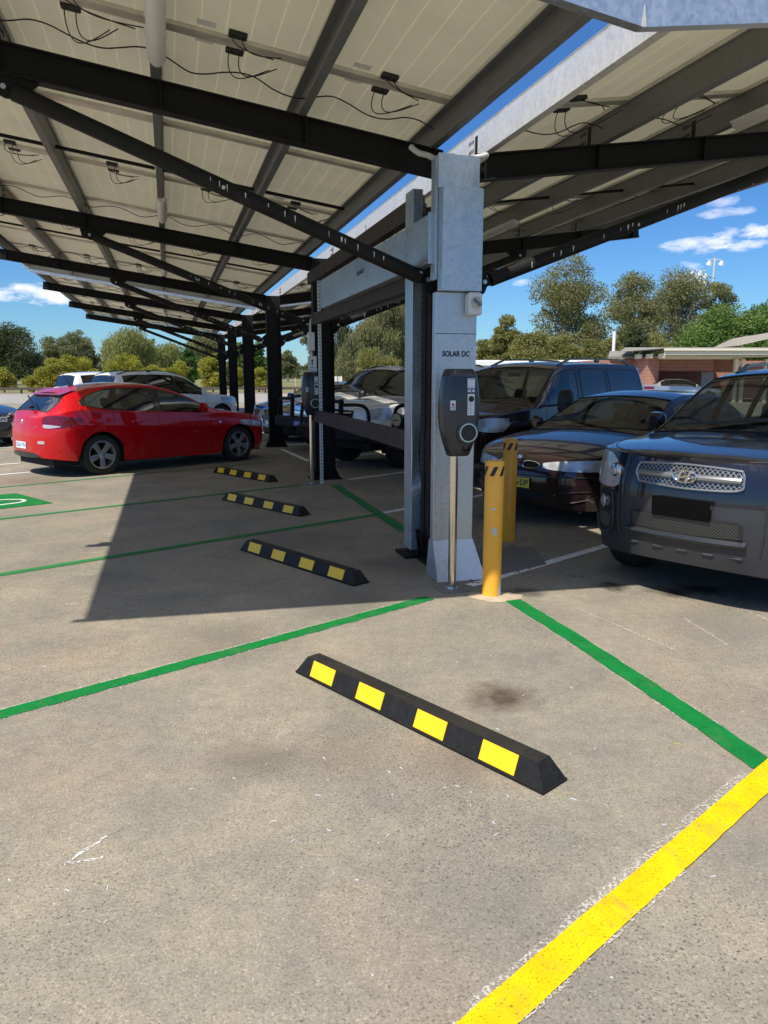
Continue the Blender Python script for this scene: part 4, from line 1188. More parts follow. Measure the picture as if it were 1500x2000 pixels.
        for sg in (1, -1):
            mb = MB(); o = -wd+.01    # outer face towards -z of lathe -> after rotation X: +z->-y
            zo = -(wd-.012)
            mb.lathe([(rim_r, zo), (rim_r-.012, zo-.002), (rim_r-.022, zo+.012), (rim_r-.03, zo+.05), (rim_r-.04, .06)], 48, X)
            mb.m = 1; mb.lathe([(rim_r-.035, .03), (.0, .035)], 32, X); mb.lathe([(.12, zo+.05), (.12, zo+.07), (.0, zo+.07)], 32, X); mb.m = 0
            k = s.spokes
            for a in range(k):
                th = 2*PI*a/k+.3
                c = Matrix.Rotation(th, 4, 'Y')
                w0, w1 = s.spw
                pts = []
                for rr, w_, yy in ((.045, w0, zo+.022), (rim_r*.55, (w0+w1)/2, zo+.006), (rim_r-.014, w1, zo+.004)):
                    pts.append([(rr, yy, -w_), (rr, yy-.004, -w_*.5), (rr, yy-.004, w_*.5), (rr, yy, w_)])
                mb2 = [[c @ Vector((p[0], -p[1], p[2])) for p in row] for row in pts]
                mb.grid(mb2)
                back = [[c @ Vector((p[0], -p[1]-.03, p[2]*.8)) for p in row] for row in pts]
                mb.grid([[row[0], b_[0]] for row, b_ in zip(mb2, back)]); mb.grid([[row[3], b_[3]] for row, b_ in zip(mb2, back)])
            mb.lathe([(.058, zo+.03), (.055, zo+.012), (.032, zo+.004), (.0, zo+.002)], 24, X)
            mb.m = 1
            for a in range(5):
                th = 2*PI*a/5+.3+PI/5; mb.lathe([(.009, zo+.012), (.009, zo+.018), (0, zo+.018)], 6, Matrix.Rotation(th, 4, 'Y') @ Matrix.Translation((.052, 0, 0)) @ X)
            rims[sg] = mb.mesh('rim', [mats.get('rim', M['alloy']), M['dark']], True, 40)
        for xw in s.wheels:
            for sg in (1, -1):
                o = inst(tyre, 'wheel', s.root, (s.L/2-xw, sg*(s.W-wd-.025), r), (0, 0, 0 if sg > 0 else PI))
                inst(rims[1], 'rim', o)
    def interior(s):
        c0 = s.ws[0]+.25; bz = s.belt((s.ws[0]+s.L/2)/2)
        mb = MB(); mb.box(s.L/2-s.rw[0]-.0, s.L/2-s.ws[0]-.35, -s.W+.16, s.W-.16, .45, bz-.42); mb.build('cabin_floor', M['dark'], s.root)
        mb = MB(); mb.bbox(s.L/2-s.ws[0]-.62, s.L/2-s.ws[0]-.12, -s.W+.17, s.W-.17, bz-.45, bz-.05, .06); mb.build('dashboard', M['dark'], s.root)
        sx = s.L/2 - s.ws[1] - .45
        for k, dx in enumerate((0, -.85) if not getattr(s, 'single_row', False) else (0,)):
            for sg in (1, -1):
                mb = MB(); X = Matrix.Translation((sx+dx, sg*.38, bz-.55)) @ Matrix.Rotation(R(-16), 4, 'Y')
                mb.bbox(-.06, .06, -.24, .24, -.05, .60, .05, X)
                mb.bbox(.06, .52, -.25, .25, -.02, .13, .05, Matrix.Translation((sx+dx, sg*.38, bz-.6)))
                mb.bbox(-.05, .05, -.13, .13, .66, .84, .045, X); mb.tube([X @ Vector((0, -.05, .55)), X @ Vector((0, -.05, .7))], .008, 6); mb.tube([X @ Vector((0, .05, .55)), X @ Vector((0, .05, .7))], .008, 6)
                mb.build('seat', M['trim'], s.root, True)
        # steering wheel on the right-hand side
        X = Matrix.Translation((s.L/2-s.ws[0]-.78, -.38, bz-.07)) @ Matrix.Rotation(R(-62), 4, 'Y')
        mb = MB(); pr = [(.185+.014*math.cos(a), .014*math.sin(a)) for a in [2*PI*k/8 for k in range(8)]]
        mb.lathe(pr, 28, X, True); mb.box(-.03, .03, -.17, .17, -.02, 0, X); mb.bbox(-.06, .06, -.07, .07, -.03, .01, .02, X); mb.build('steering_wheel', M['black'], s.root, True)
        # interior mirror
        zt = s.top(s.ws[1]); mb = MB(); mb.bbox(s.L/2-s.ws[1]+.02, s.L/2-s.ws[1]+.05, -.12, .12, zt-.15, zt-.085, .01); mb.build('rear_view_mirror', M['black'], s.root)
    def mirrors(s, mats):
        d = s.ws[0]+getattr(s, 'md', .42); x = s.L/2-d; z = s.belt(d)+.08; y = s.prof(d, s.belt(d)); k = getattr(s, 'mir', (.10, .13, .085))
        for sg in (1, -1):
            mb = MB(); a, b, c = k; rows = []
            for t, q in ((0, .55), (.3, .92), (.7, 1.0), (1, .9)):
                rows.append([(x+.06-t*a, sg*(y+.05+b*.5+getattr(s, 'mirout', 0)) + b*.62*q*math.copysign(abs(math.cos(u))**.6, math.cos(u)), z+.02+c*q*math.copysign(abs(math.sin(u))**.6, math.sin(u))) for u in [2*PI*i/18 for i in range(19)]])
            mb.grid(rows); mb.poly(rows[0][:-1]); mb.poly(rows[-1][:-1])
            o = mb.build('side_mirror', mats.get('mirror', mats['body']), s.root, True)
            mb = MB(); mb.beam((x+.02, sg*(y-.03), z-.05), (x+.02, sg*(y+.10+getattr(s, 'mirout', 0)), z-.01), .05, .03); mb.build('mirror_arm', M['black'], o)
    def handle(s, d, z, mats):
        for sg in (1, -1):
            p = s.surf_side(d, z, .012); mb = MB(); mb.bbox(p.x-.10, p.x+.10, p.y-.008, p.y+.012, z-.014, z+.014, .008)
            mb = MB(); P = [(p.x-.1, (p.y-.015)*sg, z), (p.x-.085, (p.y+.01)*sg, z+.002), (p.x, (p.y+.016)*sg, z+.004), (p.x+.085, (p.y+.01)*sg, z+.002), (p.x+.1, (p.y-.015)*sg, z)]
            di = sum(1 for q in s.doors if q < d)-1
            mb.tube(P, .011, 8); mb.build('door_handle', mats['body'], s.parts.get(('door%d' % di, sg), s.root), True)
    def plate(s, txt, z, y=0, front=True, mat='white_paint_part', ink='blueink', w_=.372, h_=.107, size=.088, off=.016, tilt=0):
        p = s.on(y, z, off, front); sgn = 1 if front else -1
        X = Matrix.Translation((p.x, y, z)) @ Matrix.Rotation(R(tilt)*-sgn, 4, 'Y')
        mb = MB(); mb.bbox(-.004, .004, -w_/2, w_/2, -h_/2, h_/2, .003, X); o = mb.build('number_plate', M[mat], s.root)
        mb = MB(); mb.box(-.03*sgn if front else 0, 0 if front else .03, -.1, .1, -h_/2+.01, h_/2-.01, X); mb.build('plate_bracket', M['black'], o)
        if txt:
            me = text_mesh(txt, size, M[ink], .0006, 1.0, bold=.0015)
            t = inst(me, 'plate_lettering', o); t.matrix_local = X @ Matrix.Translation((.0052*sgn, 0, 0)) @ (Matrix.Rotation(PI/2, 4, 'Z') @ Matrix.Rotation(PI/2, 4, 'X') if front else Matrix.Rotation(-PI/2, 4, 'Z') @ Matrix.Rotation(PI/2, 4, 'X'))
        return o
    def disc(s, name, y, z, r, mat, parent, front=True, off=.01, depth=.02, ring=None):
        p = s.on(y, z, off, front); a = s.on(y+.02, z, off, front); b = s.on(y-.02, z, off, front); tdir = (a-b).normalized()
        nrm = Vector((tdir.y, -tdir.x, 0)); 
        if (nrm.x > 0) != front: nrm = -nrm
        nrm.z = 0; q = Vector((0, 0, 1)); X = Matrix((( tdir.x, q.x, nrm.x, p.x), (tdir.y, q.y, nrm.y, p.y), (tdir.z, q.z, nrm.z, p.z), (0, 0, 0, 1)))
        mb = MB(); mb.lathe([(r, -depth), (r, .0), (r*.93, .004), (r*.5, .010), (0, .012)], 28, X); o = mb.build(name, mat, parent, True)
        if ring is not None:
            mb = MB(); mb.lathe([(r, -depth), (r*1.02, .008), (r*1.16, .006), (r*1.2, -depth)], 28, X); mb.build(name+'_bezel', ring, o, True)
        return o, X
    def rails(s, d0, d1, y, mat, h=.05, lift=.04):
        for sg in (1, -1):
            n = 16; P = []
            for i in range(n+1):
                d = d0+(d1-d0)*i/n; z = s.top(d)-s.crown(d)*.75; up = lift*min(1, min(i, n-i)/2.0)
                P.append((s.L/2-d, sg*y, z+up))
            mb = MB()
            for a, b in zip(P[:-1], P[1:]): mb.beam(a, b, .035, .028)
            for f in (.0, .5, 1.0):
                i = int(f*n); x, yy, z = P[i]; mb.bbox(x-.06, x+.06, yy-.02, yy+.02, z-.06, z+.012, .01)
            mb.build('roof_rail', mat, s.root)
    def fits(s, mats): pass

# ---- paints
M['red'] = paint('red_car_paint', (.60, .001, .006), .3, .01, .35)
M['white_car'] = paint('white_car_paint', (.86, .86, .84), 0, .05)
M['maroon'] = paint('very_dark_maroon_paint', (.022, .008, .012), .35, .10)
M['navy'] = paint('very_dark_blue_paint', (.010, .011, .020), .35, .10)
M['plum'] = paint('dark_plum_paint', (.026, .006, .009), .35, .16)
M['blackcar'] = paint('black_car_paint', (.010, .010, .011), .2, .10)
M['blue'] = paint('blue_car_paint', (.015, .09, .42), .3, .06)
M['silver'] = paint('silver_car_paint', (.42, .44, .47), .6, .06)

# ---- red hatchback
class Hatch(Car):
    def fits(s, mats):
        rt = s.root
        for sg in (1, -1):
            s.patch('tail_light', [(.44, .87, .93), (.50, .80, .965), (.66, .79, .975), (.84, .815, .96), (1.0, .87, .935)], M['taillight'], rt, sg, 't', False)
            s.patch('tail_light', [(.47, .79, .84), (.56, .78, .835), (.66, .79, .825), (.74, .80, .815)], M['tail_clear'], rt, sg, 't', False, off=.0085)
            s.patch('rear_reflector', [(.38, .545, .575), (.41, .535, .585), (.46, .535, .585), (.50, .545, .575)], M['tail_clear'], rt, sg, 't', False)
            s.patch('headlight', [(.60, .62, .69), (.75, .63, .73), (.92, .66, .77), (1.02, .70, .78)], M['lamp'], rt, sg, 't')
            s.patch('side_repeater', [(1.30, .755, .765), (1.33, .745, .775), (1.36, .755, .765)], M['chrome'], rt, sg, 'd', off=.006)
        s.patch('rear_valance', [(-.5, .33, .35), (-.35, .32, .39), (0, .31, .40), (.35, .32, .39), (.5, .33, .35)], M['clad'], rt, 1, 'y', False)
        s.plate('1GU·1TH', .50, 0, False)
        o, X = s.disc('round_badge', 0, .86, .042, M['chrome'], rt, False, .006, .01)
        inst(text_mesh('CRUZE'[:0]+'SRi-V', .045, M['chrome'], .001, 1), 'boot_lettering', rt).matrix_local = Matrix.Translation(s.on(-.45, .80, .004, False)) @ Matrix.Rotation(-PI/2+R(8), 4, 'Z') @ Matrix.Rotation(PI/2, 4, 'X')
        s.patch('grille', [(-.42, .38, .52), (0, .34, .56), (.42, .38, .52)], M['grille_mesh'], rt)
        s.handle(2.05, .80, mats); s.handle(2.95, .84, mats)
        # boot seam and spoiler lip, wiper, aerial
        zt = s.top(3.95)
        mb = MB(); rows = []
        for i in range(15):
            y = -.56+1.12*i/14; k = 1-(abs(y)/.6)**2*.35
            rows.append([(s.L/2-3.80, y, s.top(3.80)-.03+.035*k), (s.L/2-3.98, y*1.0, zt+.005*k-.035), (s.L/2-4.05-.03*k, y*1.0, zt-.015*k-.045), (s.L/2-4.02, y*1.0, zt-.06)])
        mb.grid(rows); mb.build('roof_spoiler', mats['body'], rt, True)
        mb = MB(); mb.beam((s.L/2-4.30, -.05, s.top(4.28)+.03), (s.L/2-4.18, .38, s.top(4.15)+.03), .018, .018); mb.bbox(s.L/2-4.36, s.L/2-4.28, -.09, 0, s.top(4.33)-.01, s.top(4.33)+.03, .01); mb.build('rear_wiper', M['black'], rt)
        zz = s.top(3.65); mb = MB(); mb.tube([(s.L/2-3.62, 0, zz), (s.L/2-3.85, 0, zz+.33)], [.006, .0025], 6); mb.bbox(s.L/2-3.68, s.L/2-3.58, -.02, .02, zz-.01, zz+.02, .01); mb.build('aerial', M['black'], rt)
hatch = dict(L=4.51, W=.895, wheels=(.90, 3.585), r=.33, Ra=.375, rim=.225, spokes=5, spw=(.036, .05),
    top=[(0, .70), (.12, .80), (.5, .90), (1.15, 1.0), (1.38, 1.035), (1.8, 1.22), (2.25, 1.395), (2.65, 1.468), (3.05, 1.475), (3.5, 1.44), (4.0, 1.33), (4.24, 1.16), (4.40, 1.03), (4.46, .98), (4.51, .93)],
    belt=[(0, .67), (.12, .76), (.5, .84), (1.2, .92), (1.8, .94), (2.6, .965), (3.4, 1.02), (3.9, 1.05), (4.3, 1.0), (4.4, .97), (4.51, .90)],
    ye=[(0, .96), (.8, .95), (1.2, .92), (1.48, .86), (1.9, .78), (2.3, .71), (2.8, .68), (3.5, .66), (4.0, .65), (4.3, .80), (4.45, .92), (4.51, .93)],
    crown=[(0, .02), (.6, .045), (1.1, .05), (1.5, .045), (2.1, .04), (3.3, .045), (3.95, .05), (4.3, .03), (4.51, .02)],
    low=[(0, .24), (.3, .20), (.8, .19), (1.3, .19), (3.1, .21), (4.0, .26), (4.51, .33)],
    doors=(1.52, 2.55, 3.36), windows=[(1.64, 2.48), (2.60, 3.86)], ws=(1.30, 2.20), rw=(4.03, 4.38), hood=1.2, znose=.5, ztail=.55, zc=.50, sill=.19, cf=.85, cr_=.62, pr=2.8, f0=.06, f1=.90, lean_r=.12, taper=(3.3, 3.9, .50, .32))
RC = Hatch(**hatch)
hv = Vector((math.sin(R(42.8)), math.cos(R(42.8)), 0)); lp = Vector((-hv.y, hv.x, 0))
Nred = Vector((-2.78, 13.98, 0)) + hv*.90 + lp*.78
RC.build('hatchback_car', 'bright red hatchback parked nose-in, half in the canopy shade', Nred, 42.8, dict(body=M['red'], side_glass=M['glass_mid'], rim=M['alloy']), 'parked cars')

# ---- generic boxy wagon / SUV used for several cars
class SUV(Car):
    extra = ''
    def fits(s, mats):
        rt = s.root; k = s.kit
        z0, z1 = s.lampz
        for sg in (1, -1):
            s.patch('headlight', [(.50, z0+.02, z1-.05), (.7, z0, z1-.02), (.95, z0+.02, z1), (1.12, z0+.07, z1+.015)], M['lamp'], rt, sg, 't')
            s.patch('tail_light', [(.74, s.tail[0], s.tail[1]), (.9, s.tail[0], s.tail[1]), (1.1, s.tail[0]+.04, s.tail[1]-.02)], M['taillight'], rt, sg, 't', False)
        s.patch('grille', [(-.40, z0-.01, z1-.06), (0, z0-.04, z1-.05), (.40, z0-.01, z1-.06)], M['grille_mesh'], rt)
        mb = MB(); P = [s.on(y, z1-.10, .016) for y in [(-.38+.76*i/10) for i in range(11)]]; mb.tube(P, .012, 6); mb.build('grille_bar', M['chrome'], rt)
        s.patch('lower_intake', [(-.45, .36, .45), (0, .34, .47), (.45, .36, .45)], M['grille_mesh'], rt)
        s.handle(s.doors[1]-.18, s.belt(2)-.14, mats); s.handle(s.doors[2]-.18, s.belt(3)-.14, mats)
        if 'rails' in k: s.rails(s.ws[1]+.15, s.rw[0]-.15, s.ye(2.6)*s.W-.06, M['black'])
        if 'plateF' in k: s.plate(k['plateF'], k.get('pz', .46), k.get('py', 0))
        if 'plateR' in k: s.plate(k['plateR'], .62, 0, False)
suv_base = dict(L=4.62, W=.90, wheels=(.90, 3.57), r=.345, Ra=.395, rim=.22, spokes=5, spw=(.03, .045),
    top=[(0, .82), (.1, .90), (.5, 1.00), (1.05, 1.07), (1.25, 1.10), (1.7, 1.36), (2.1, 1.60), (2.5, 1.69), (3.2, 1.71), (4.0, 1.67), (4.2, 1.60), (4.42, 1.20), (4.5, 1.02), (4.62, .95)],
    belt=[(0, .78), (.1, .85), (.5, .93), (1.1, .98), (1.6, 1.0), (3, 1.04), (4.1, 1.09), (4.4, 1.08), (4.5, .99), (4.62, .92)],
    ye=[(0, .96), (.8, .95), (1.1, .91), (1.4, .86), (2.0, .75), (2.6, .73), (4.0, .72), (4.25, .75), (4.5, .9), (4.62, .93)],
    crown=[(0, .02), (.6, .05), (1.1, .05), (2.1, .045), (4.0, .045), (4.3, .04), (4.62, .02)],
    low=[(0, .30), (.3, .26), (.8, .25), (1.3, .25), (3.2, .26), (4.1, .30), (4.62, .36)],
    doors=(1.45, 2.45, 3.3), windows=[(1.55, 2.40), (2.48, 3.26), (3.36, 4.02)], ws=(1.16, 2.1), rw=(4.22, 4.42), hood=1.12, znose=.6, ztail=.65, zc=.52, sill=.25, cf=.8, cr_=.5,
    lampz=(.72, .92), tail=(.85, 1.08), kit={})
def mk(cls, base, **k):
    d = dict(base); d.update(k); return cls(**d)
mk(SUV, suv_base, kit=dict(rails=1, plateF='1NQ·4AB'[:0])).build('suv_car', 'white SUV with dark roof rails parked behind the red hatchback', (-5.05, 24.4), 43, dict(body=M['white_car'], side_glass=M['glass_dark']), 'parked cars')
mk(SUV, suv_base, kit={}, W=.92).build('wagon_car', 'white wagon with blue-reflecting rear glass, only its roof showing over the red hatchback', (-8.3, 29.6), 43, dict(body=M['white_car'], side_glass=M['glass_dark']), 'parked cars')

# ---- sedans
sedan = dict(L=4.75, W=.91, wheels=(.93, 3.68), r=.325, Ra=.37, rim=.215, spokes=10, spw=(.014, .016),
    top=[(0, .66), (.1, .73), (.5, .83), (1.1, .93), (1.35, .965), (1.8, 1.17), (2.2, 1.345), (2.6, 1.40), (3.1, 1.40), (3.5, 1.35), (4.0, 1.10), (4.15, 1.055), (4.6, 1.03), (4.70, 1.0), (4.75, .93)],
    belt=[(0, .63), (.1, .69), (.5, .77), (1.2, .87), (2, .89), (3.2, .91), (3.8, .95), (4.2, .98), (4.6, .97), (4.75, .90)],
    ye=[(0, .96), (.9, .95), (1.2, .92), (1.5, .85), (2.2, .70), (2.8, .68), (3.4, .68), (3.9, .80), (4.15, .90), (4.6, .93), (4.75, .93)],
    crown=[(0, .02), (.6, .05), (1.2, .05), (2.2, .045), (3.3, .045), (4.0, .04), (4.4, .03), (4.75, .02)],
    low=[(0, .22), (.3, .18), (.8, .18), (1.3, .19), (3.3, .20), (4.1, .24), (4.75, .32)],
    doors=(1.62, 2.62, 3.42), windows=[(1.72, 2.56), (2.66, 3.72)], ws=(1.32, 2.16), rw=(3.50, 4.0), hood=1.26, znose=.45, ztail=.6, zc=.46, sill=.18, cf=.9, cr_=.6, f0=.08, f1=.88, crease=.008)
class Sedan(Car):
    def fits(s, mats):
        rt = s.root; k = s.kit
        for sg in (1, -1):
            z = s.lz
            s.patch('headlight', [(.22, z-.03, z+.015), (.30, z-.05, z+.035), (.55, z-.06, z+.055), (.86, z-.055, z+.065)], M['lamp'], rt, sg, 't')
            s.patch('indicator_light', [(.87, z-.055, z+.062), (1.0, z-.045, z+.055)], M['tail_clear'], rt, sg, 't', off=.0082)
            s.patch('tail_light', [(.5, .78, .92), (.8, .76, .94), (1.05, .78, .92)], M['taillight'], rt, sg, 't', False)
        if k.get('style') == 'twin':       # two small oval nostrils either side of a round badge
            for sg in (1, -1):
                s.patch('grille', [(.07, s.lz-.025, s.lz+.01), (.10, s.lz-.04, s.lz+.025), (.22, s.lz-.04, s.lz+.02), (.27, s.lz-.015, s.lz+.005)], M['dark'], rt, sg, 'y', off=.003)
                P = cr([tuple(s.on(y*sg, z, .008)) for y, z in ((.07, s.lz-.02), (.10, s.lz-.042), (.22, s.lz-.042), (.28, s.lz-.01), (.22, s.lz+.024), (.10, s.lz+.027), (.07, s.lz-.02))], 5); MB().tube(P, .005, 6).build('grille_surround', M['chrome'], rt, True)
            s.disc('round_badge', 0, s.lz+.055, .032, M['chrome'], rt, True, .004, .01)
            s.patch('bumper_strip', [(-.80, .535, .555), (0, .525, .545), (.80, .535, .555)], M['black'], rt, n=24)
            s.patch('lower_intake', [(-.34, .30, .38), (0, .285, .395), (.34, .30, .38)], M['dark'], rt, off=.003)
            for sg in (1, -1):
                P = cr([tuple(s.on(y*sg, z, .006)) for y, z in ((.42, .27), (.60, .275), (.74, .32), (.76, .39), (.62, .385), (.46, .36), (.42, .27))], 5); MB().tube(P, .007, 6).build('intake_rim', mats['body'], rt, True)
        else:
            s.patch('grille', [(-.40, .52, .62), (0, .38, .66), (.40, .52, .62)], M['grille_mesh'], rt)
            P = cr([tuple(s.on(y, z, .014)) for y, z in ((-.44, .64), (-.40, .52), (-.25, .40), (0, .365), (.25, .40), (.40, .52), (.44, .64))], 5); MB().tube(P, .012, 6).build('grille_surround', M['chrome'], rt, True)
        if 'plateF' in k: s.plate(k['plateF'], k.get('pz', .46), 0, True, k.get('pm', 'white_paint_part'), k.get('pi', 'blueink'))
        if 'plateR' in k: s.plate(k['plateR'], .60, 0, False)
        s.handle(s.doors[1]-.2, .77, mats); s.handle(s.doors[2]-.2, .79, mats)
        if k.get('aerial'):
            mb = MB(); mb.tube([(s.L/2-1.0, -.72, .93), (s.L/2-1.08, -.73, 1.75)], .003, 5); mb.build('aerial', M['black'], rt)
com = mk(Sedan, sedan, L=4.88, W=.92, wheels=(.93, 3.66), kit=dict(style='twin', plateF='AE·46·DP', pz=.455, pm='plate_y', pi='ink'), lz=.66)
com.build('sedan_car', 'low very dark maroon sedan with clear headlights behind the far bollard', (1.44, 8.02), 227.5, dict(body=M['maroon']), 'parked cars')
mk(Sedan, sedan, kit=dict(style='x', plateF='1DX·7LK'[:0]), lz=.66).build('sedan_car', 'black sedan with chrome-edged grille behind the second dark column', (-2.75, 18.0), 227, dict(body=M['blackcar']), 'parked cars')
mk(Sedan, sedan, kit=dict(style='x'), lz=.68).build('sedan_car', 'metallic blue sedan parked beyond the black sedan', (-3.45, 20.9), 227, dict(body=M['blue']), 'parked cars')
mk(Sedan, sedan, kit=dict(style='x', plateF='1JQ·2PB', pz=.62), lz=.74).build('sedan_car', 'dusty black car cut off by the left edge of the photo, beyond the red hatchback', (-8.55, 16.6), 121, dict(body=M['blackcar']), 'parked cars')

# ---- dark four-wheel drive beside the pillar
class FourWD(Car):
    def fits(s, mats):
        rt = s.root
        for sg in (1, -1):
            s.patch('headlight', [(.55, .82, .98), (.75, .80, 1.0), (1.0, .82, .99)], M['lamp'], rt, sg, 't')
            s.patch('wheel_arch_trim', [(s.wheels[0]-.52, .60, .66), (s.wheels[0]-.42, .72, .80), (s.wheels[0]-.2, .84, .93), (s.wheels[0], .87, .96), (s.wheels[0]+.2, .84, .93), (s.wheels[0]+.42, .70, .80), (s.wheels[0]+.5, .56, .62)], mats['lower'], rt, sg, 'd', off=.035, n=24)
        s.patch('grille', [(-.42, .78, .98), (0, .76, 1.0), (.42, .78, .98)], M['dark'], rt)
        # bull bar with a pair of capped driving lights
        bb = MB(); x = s.L/2+.12
        bb.bbox(x-.12, x+.02, -.86, .86, .48, .70, .03)
        for y in (-.40, .40): bb.tube(cr([(x-.02, y, .66), (x, y, .95), (x-.06, y, 1.16)], 5), .032, 10)
        bb.tube(cr([(x-.10, -.84, .70), (x-.10, -.80, 1.0), (x-.06, -.62, 1.14), (x-.03, 0, 1.17), (x-.06, .62, 1.14), (x-.10, .80, 1.0), (x-.10, .84, .70)], 6), .03, 10)
        bar = bb.build('bull_bar', M['steel'], rt, True)
        for y in (-.58, .58):
            X = Matrix.Translation((x+.06, y, .93)) @ Matrix.Rotation(PI/2, 4, 'Y')
            mb = MB(); mb.lathe([(.07, -.12), (.105, -.02), (.112, 0), (.112, .012), (.098, .014)], 28, X); l = mb.build('driving_light', M['black'], rt, True)
            mb = MB(); mb.lathe([(.098, .012), (.085, .028), (0, .032)], 28, X); mb.m = 1; mb.box(-.008, .008, -.05, .05, .028, .036, X); mb.build('light_cover', [simple('yellowed_cover', (.42, .36, .2), .4), M['ink']], l, True)
        s.rails(s.ws[1]+.25, s.rw[0]-.2, .66, M['blackgloss'], lift=.075)
        s.handle(s.doors[1]-.2, 1.0, mats); s.handle(s.doors[2]-.2, 1.0, mats)
fw = dict(L=4.75, W=.93, wheels=(.86, 3.70), r=.385, Ra=.45, rim=.215, spokes=6, spw=(.03, .035), tw=.25,
    top=[(0, 1.00), (.1, 1.05), (.5, 1.10), (1.1, 1.16), (1.25, 1.20), (1.55, 1.44), (1.9, 1.72), (2.2, 1.80), (3.0, 1.82), (4.3, 1.80), (4.45, 1.74), (4.62, 1.25), (4.68, 1.1), (4.75, 1.0)],
    belt=[(0, .97), (.1, 1.0), (.5, 1.04), (1.1, 1.09), (1.6, 1.11), (3, 1.13), (4.3, 1.15), (4.6, 1.14), (4.68, 1.07), (4.75, .97)],
    ye=[(0, .96), (.9, .96), (1.2, .93), (1.5, .88), (1.95, .81), (2.5, .80), (4.2, .79), (4.5, .80), (4.7, .92), (4.75, .93)],
    crown=[(0, .02), (.6, .05), (1.1, .05), (2.1, .05), (4.3, .045), (4.6, .03), (4.75, .02)],
    low=[(0, .45), (.3, .42), (.8, .38), (1.3, .36), (3.3, .36), (4.1, .42), (4.75, .48)],
    doors=(1.50, 2.45, 3.32), windows=[(1.58, 2.38), (2.50, 3.24), (3.34, 4.36)], ws=(1.2, 1.9), rw=(4.47, 4.62), hood=1.14, znose=.75, ztail=.8, zc=.62, sill=.36, cf=.6, cr_=.4, mir=(.14, .20, .19), mirout=.24, md=.20, f0=.06, f1=.88)
FourWD(**fw).build('four_wheel_drive', 'tall dark plum four-wheel drive with roof rails and big mirrors beside the pillar', (.72, 10.9), 227.5, dict(body=M['plum'], lower=M['plum'], mirror=M['black'], side_glass=M['glass_dark']), 'parked cars')

# ---- white ute with a black bull bar
class Ute(Car):
    def fits(s, mats):
        rt = s.root
        for sg in (1, -1):
            s.patch('headlight', [(.50, .88, 1.02), (.72, .86, 1.05), (.95, .88, 1.06), (1.10, .95, 1.05)], M['lamp'], rt, sg, 't')
            s.patch('wheel_arch_trim', [(s.wheels[0]-.50, .60, .66), (s.wheels[0]-.42, .72, .80), (s.wheels[0]-.2, .84, .93), (s.wheels[0], .87, .96), (s.wheels[0]+.2, .84, .93), (s.wheels[0]+.42, .70, .80)], M['black'], rt, sg, 'd', off=.03, n=24)
        s.patch('grille', [(-.42, .80, 1.0), (0, .78, 1.02), (.42, .80, 1.0)], M['chrome'] if getattr(s, 'chrome', 0) else M['dark'], rt)
        for z in (.86, .96): MB().tube([s.on(y, z, .016) for y in (-.4, -.2, 0, .2, .4)], .016, 8).build('grille_bar', M['chrome'], rt, True)
        bb = MB(); x = s.L/2+.14
        bb.bbox(x-.16, x+.02, -.92, .92, .50, .74, .04)
        for y in (-.30, .30): bb.beam((x-.02, y, .70), (x-.04, y, 1.20), .07, .05, (0, 1, 0))
        bb.tube(cr([(x-.04, -.34, 1.14), (x-.04, 0, 1.17), (x-.04, .34, 1.14)], 5), .03, 10)
        for sg in (1, -1): bb.tube(cr([(x-.10, sg*.90, .72), (x-.12, sg*.90, .95), (x-.09, sg*.78, 1.10), (x-.05, sg*.32, 1.10)], 6), .03, 10)
        bb.build('bull_bar', M['steel'], rt, True)
        s.plateat = inst(s.platemesh(), 'number_plate', rt, (x+.03, 0, .60))
        inst(text_mesh('1XU·1AE', .085, M['sticker'], .0008, 1, bold=.001), 'plate_lettering', s.plateat, (.005, 0, 0), (PI/2, 0, PI/2))
        inst(text_mesh('RANGER'[:0]+'||||||||', .05, M['chrome'], .001, 1), 'bar_lettering', rt, (x+.022, 0, .70), (PI/2, 0, PI/2))
        mb = MB(); mb.tube([(s.L/2-1.45, -.78, 1.12), (s.L/2-1.75, -.80, 1.95)], .004, 5); mb.build('aerial', M['black'], rt)
        s.handle(s.doors[1]-.2, 1.02, mats); s.handle(s.doors[2]-.2, 1.02, mats)
        s.rails(2.3, 3.3, .55, M['black'], lift=.03)
    def platemesh(s):
        mb = MB(); mb.bbox(-.004, .004, -.186, .186, -.055, .055, .003); return mb.mesh('number_plate', M['blueplate'])
M['blueplate'] = simple('blue_number_plate', (.05, .12, .45), .4)
ute = dict(fw, L=5.25, wheels=(.92, 4.12), W=.925,
    top=[(0, 1.02), (.1, 1.08), (.5, 1.15), (1.2, 1.19), (1.4, 1.23), (1.8, 1.48), (2.15, 1.72), (2.5, 1.79), (3.0, 1.79), (3.45, 1.74), (3.62, 1.45), (3.75, 1.17), (4.2, 1.15), (5.1, 1.15), (5.2, 1.12), (5.25, 1.0)],
    belt=[(0, .98), (.1, 1.03), (.5, 1.08), (1.2, 1.11), (2, 1.11), (3.6, 1.12), (4.2, 1.12), (5.1, 1.12), (5.25, .97)],
    ye=[(0, .96), (.9, .96), (1.3, .93), (1.6, .88), (2.2, .78), (2.7, .76), (3.4, .76), (3.65, .86), (3.85, .95), (5.1, .95), (5.25, .93)],
    crown=[(0, .02), (.6, .05), (1.1, .05), (2.1, .05), (3.4, .05), (3.8, .01), (5.25, .01)],
    low=[(0, .50), (.3, .45), (.8, .40), (1.3, .38), (3.3, .38), (4.8, .42), (5.25, .50)],
    doors=(1.62, 2.55, 3.40), windows=[(1.72, 2.48), (2.60, 3.34)], ws=(1.38, 2.12), rw=(3.47, 3.62), hood=1.3, mirout=.05, mir=(.1, .13, .1))
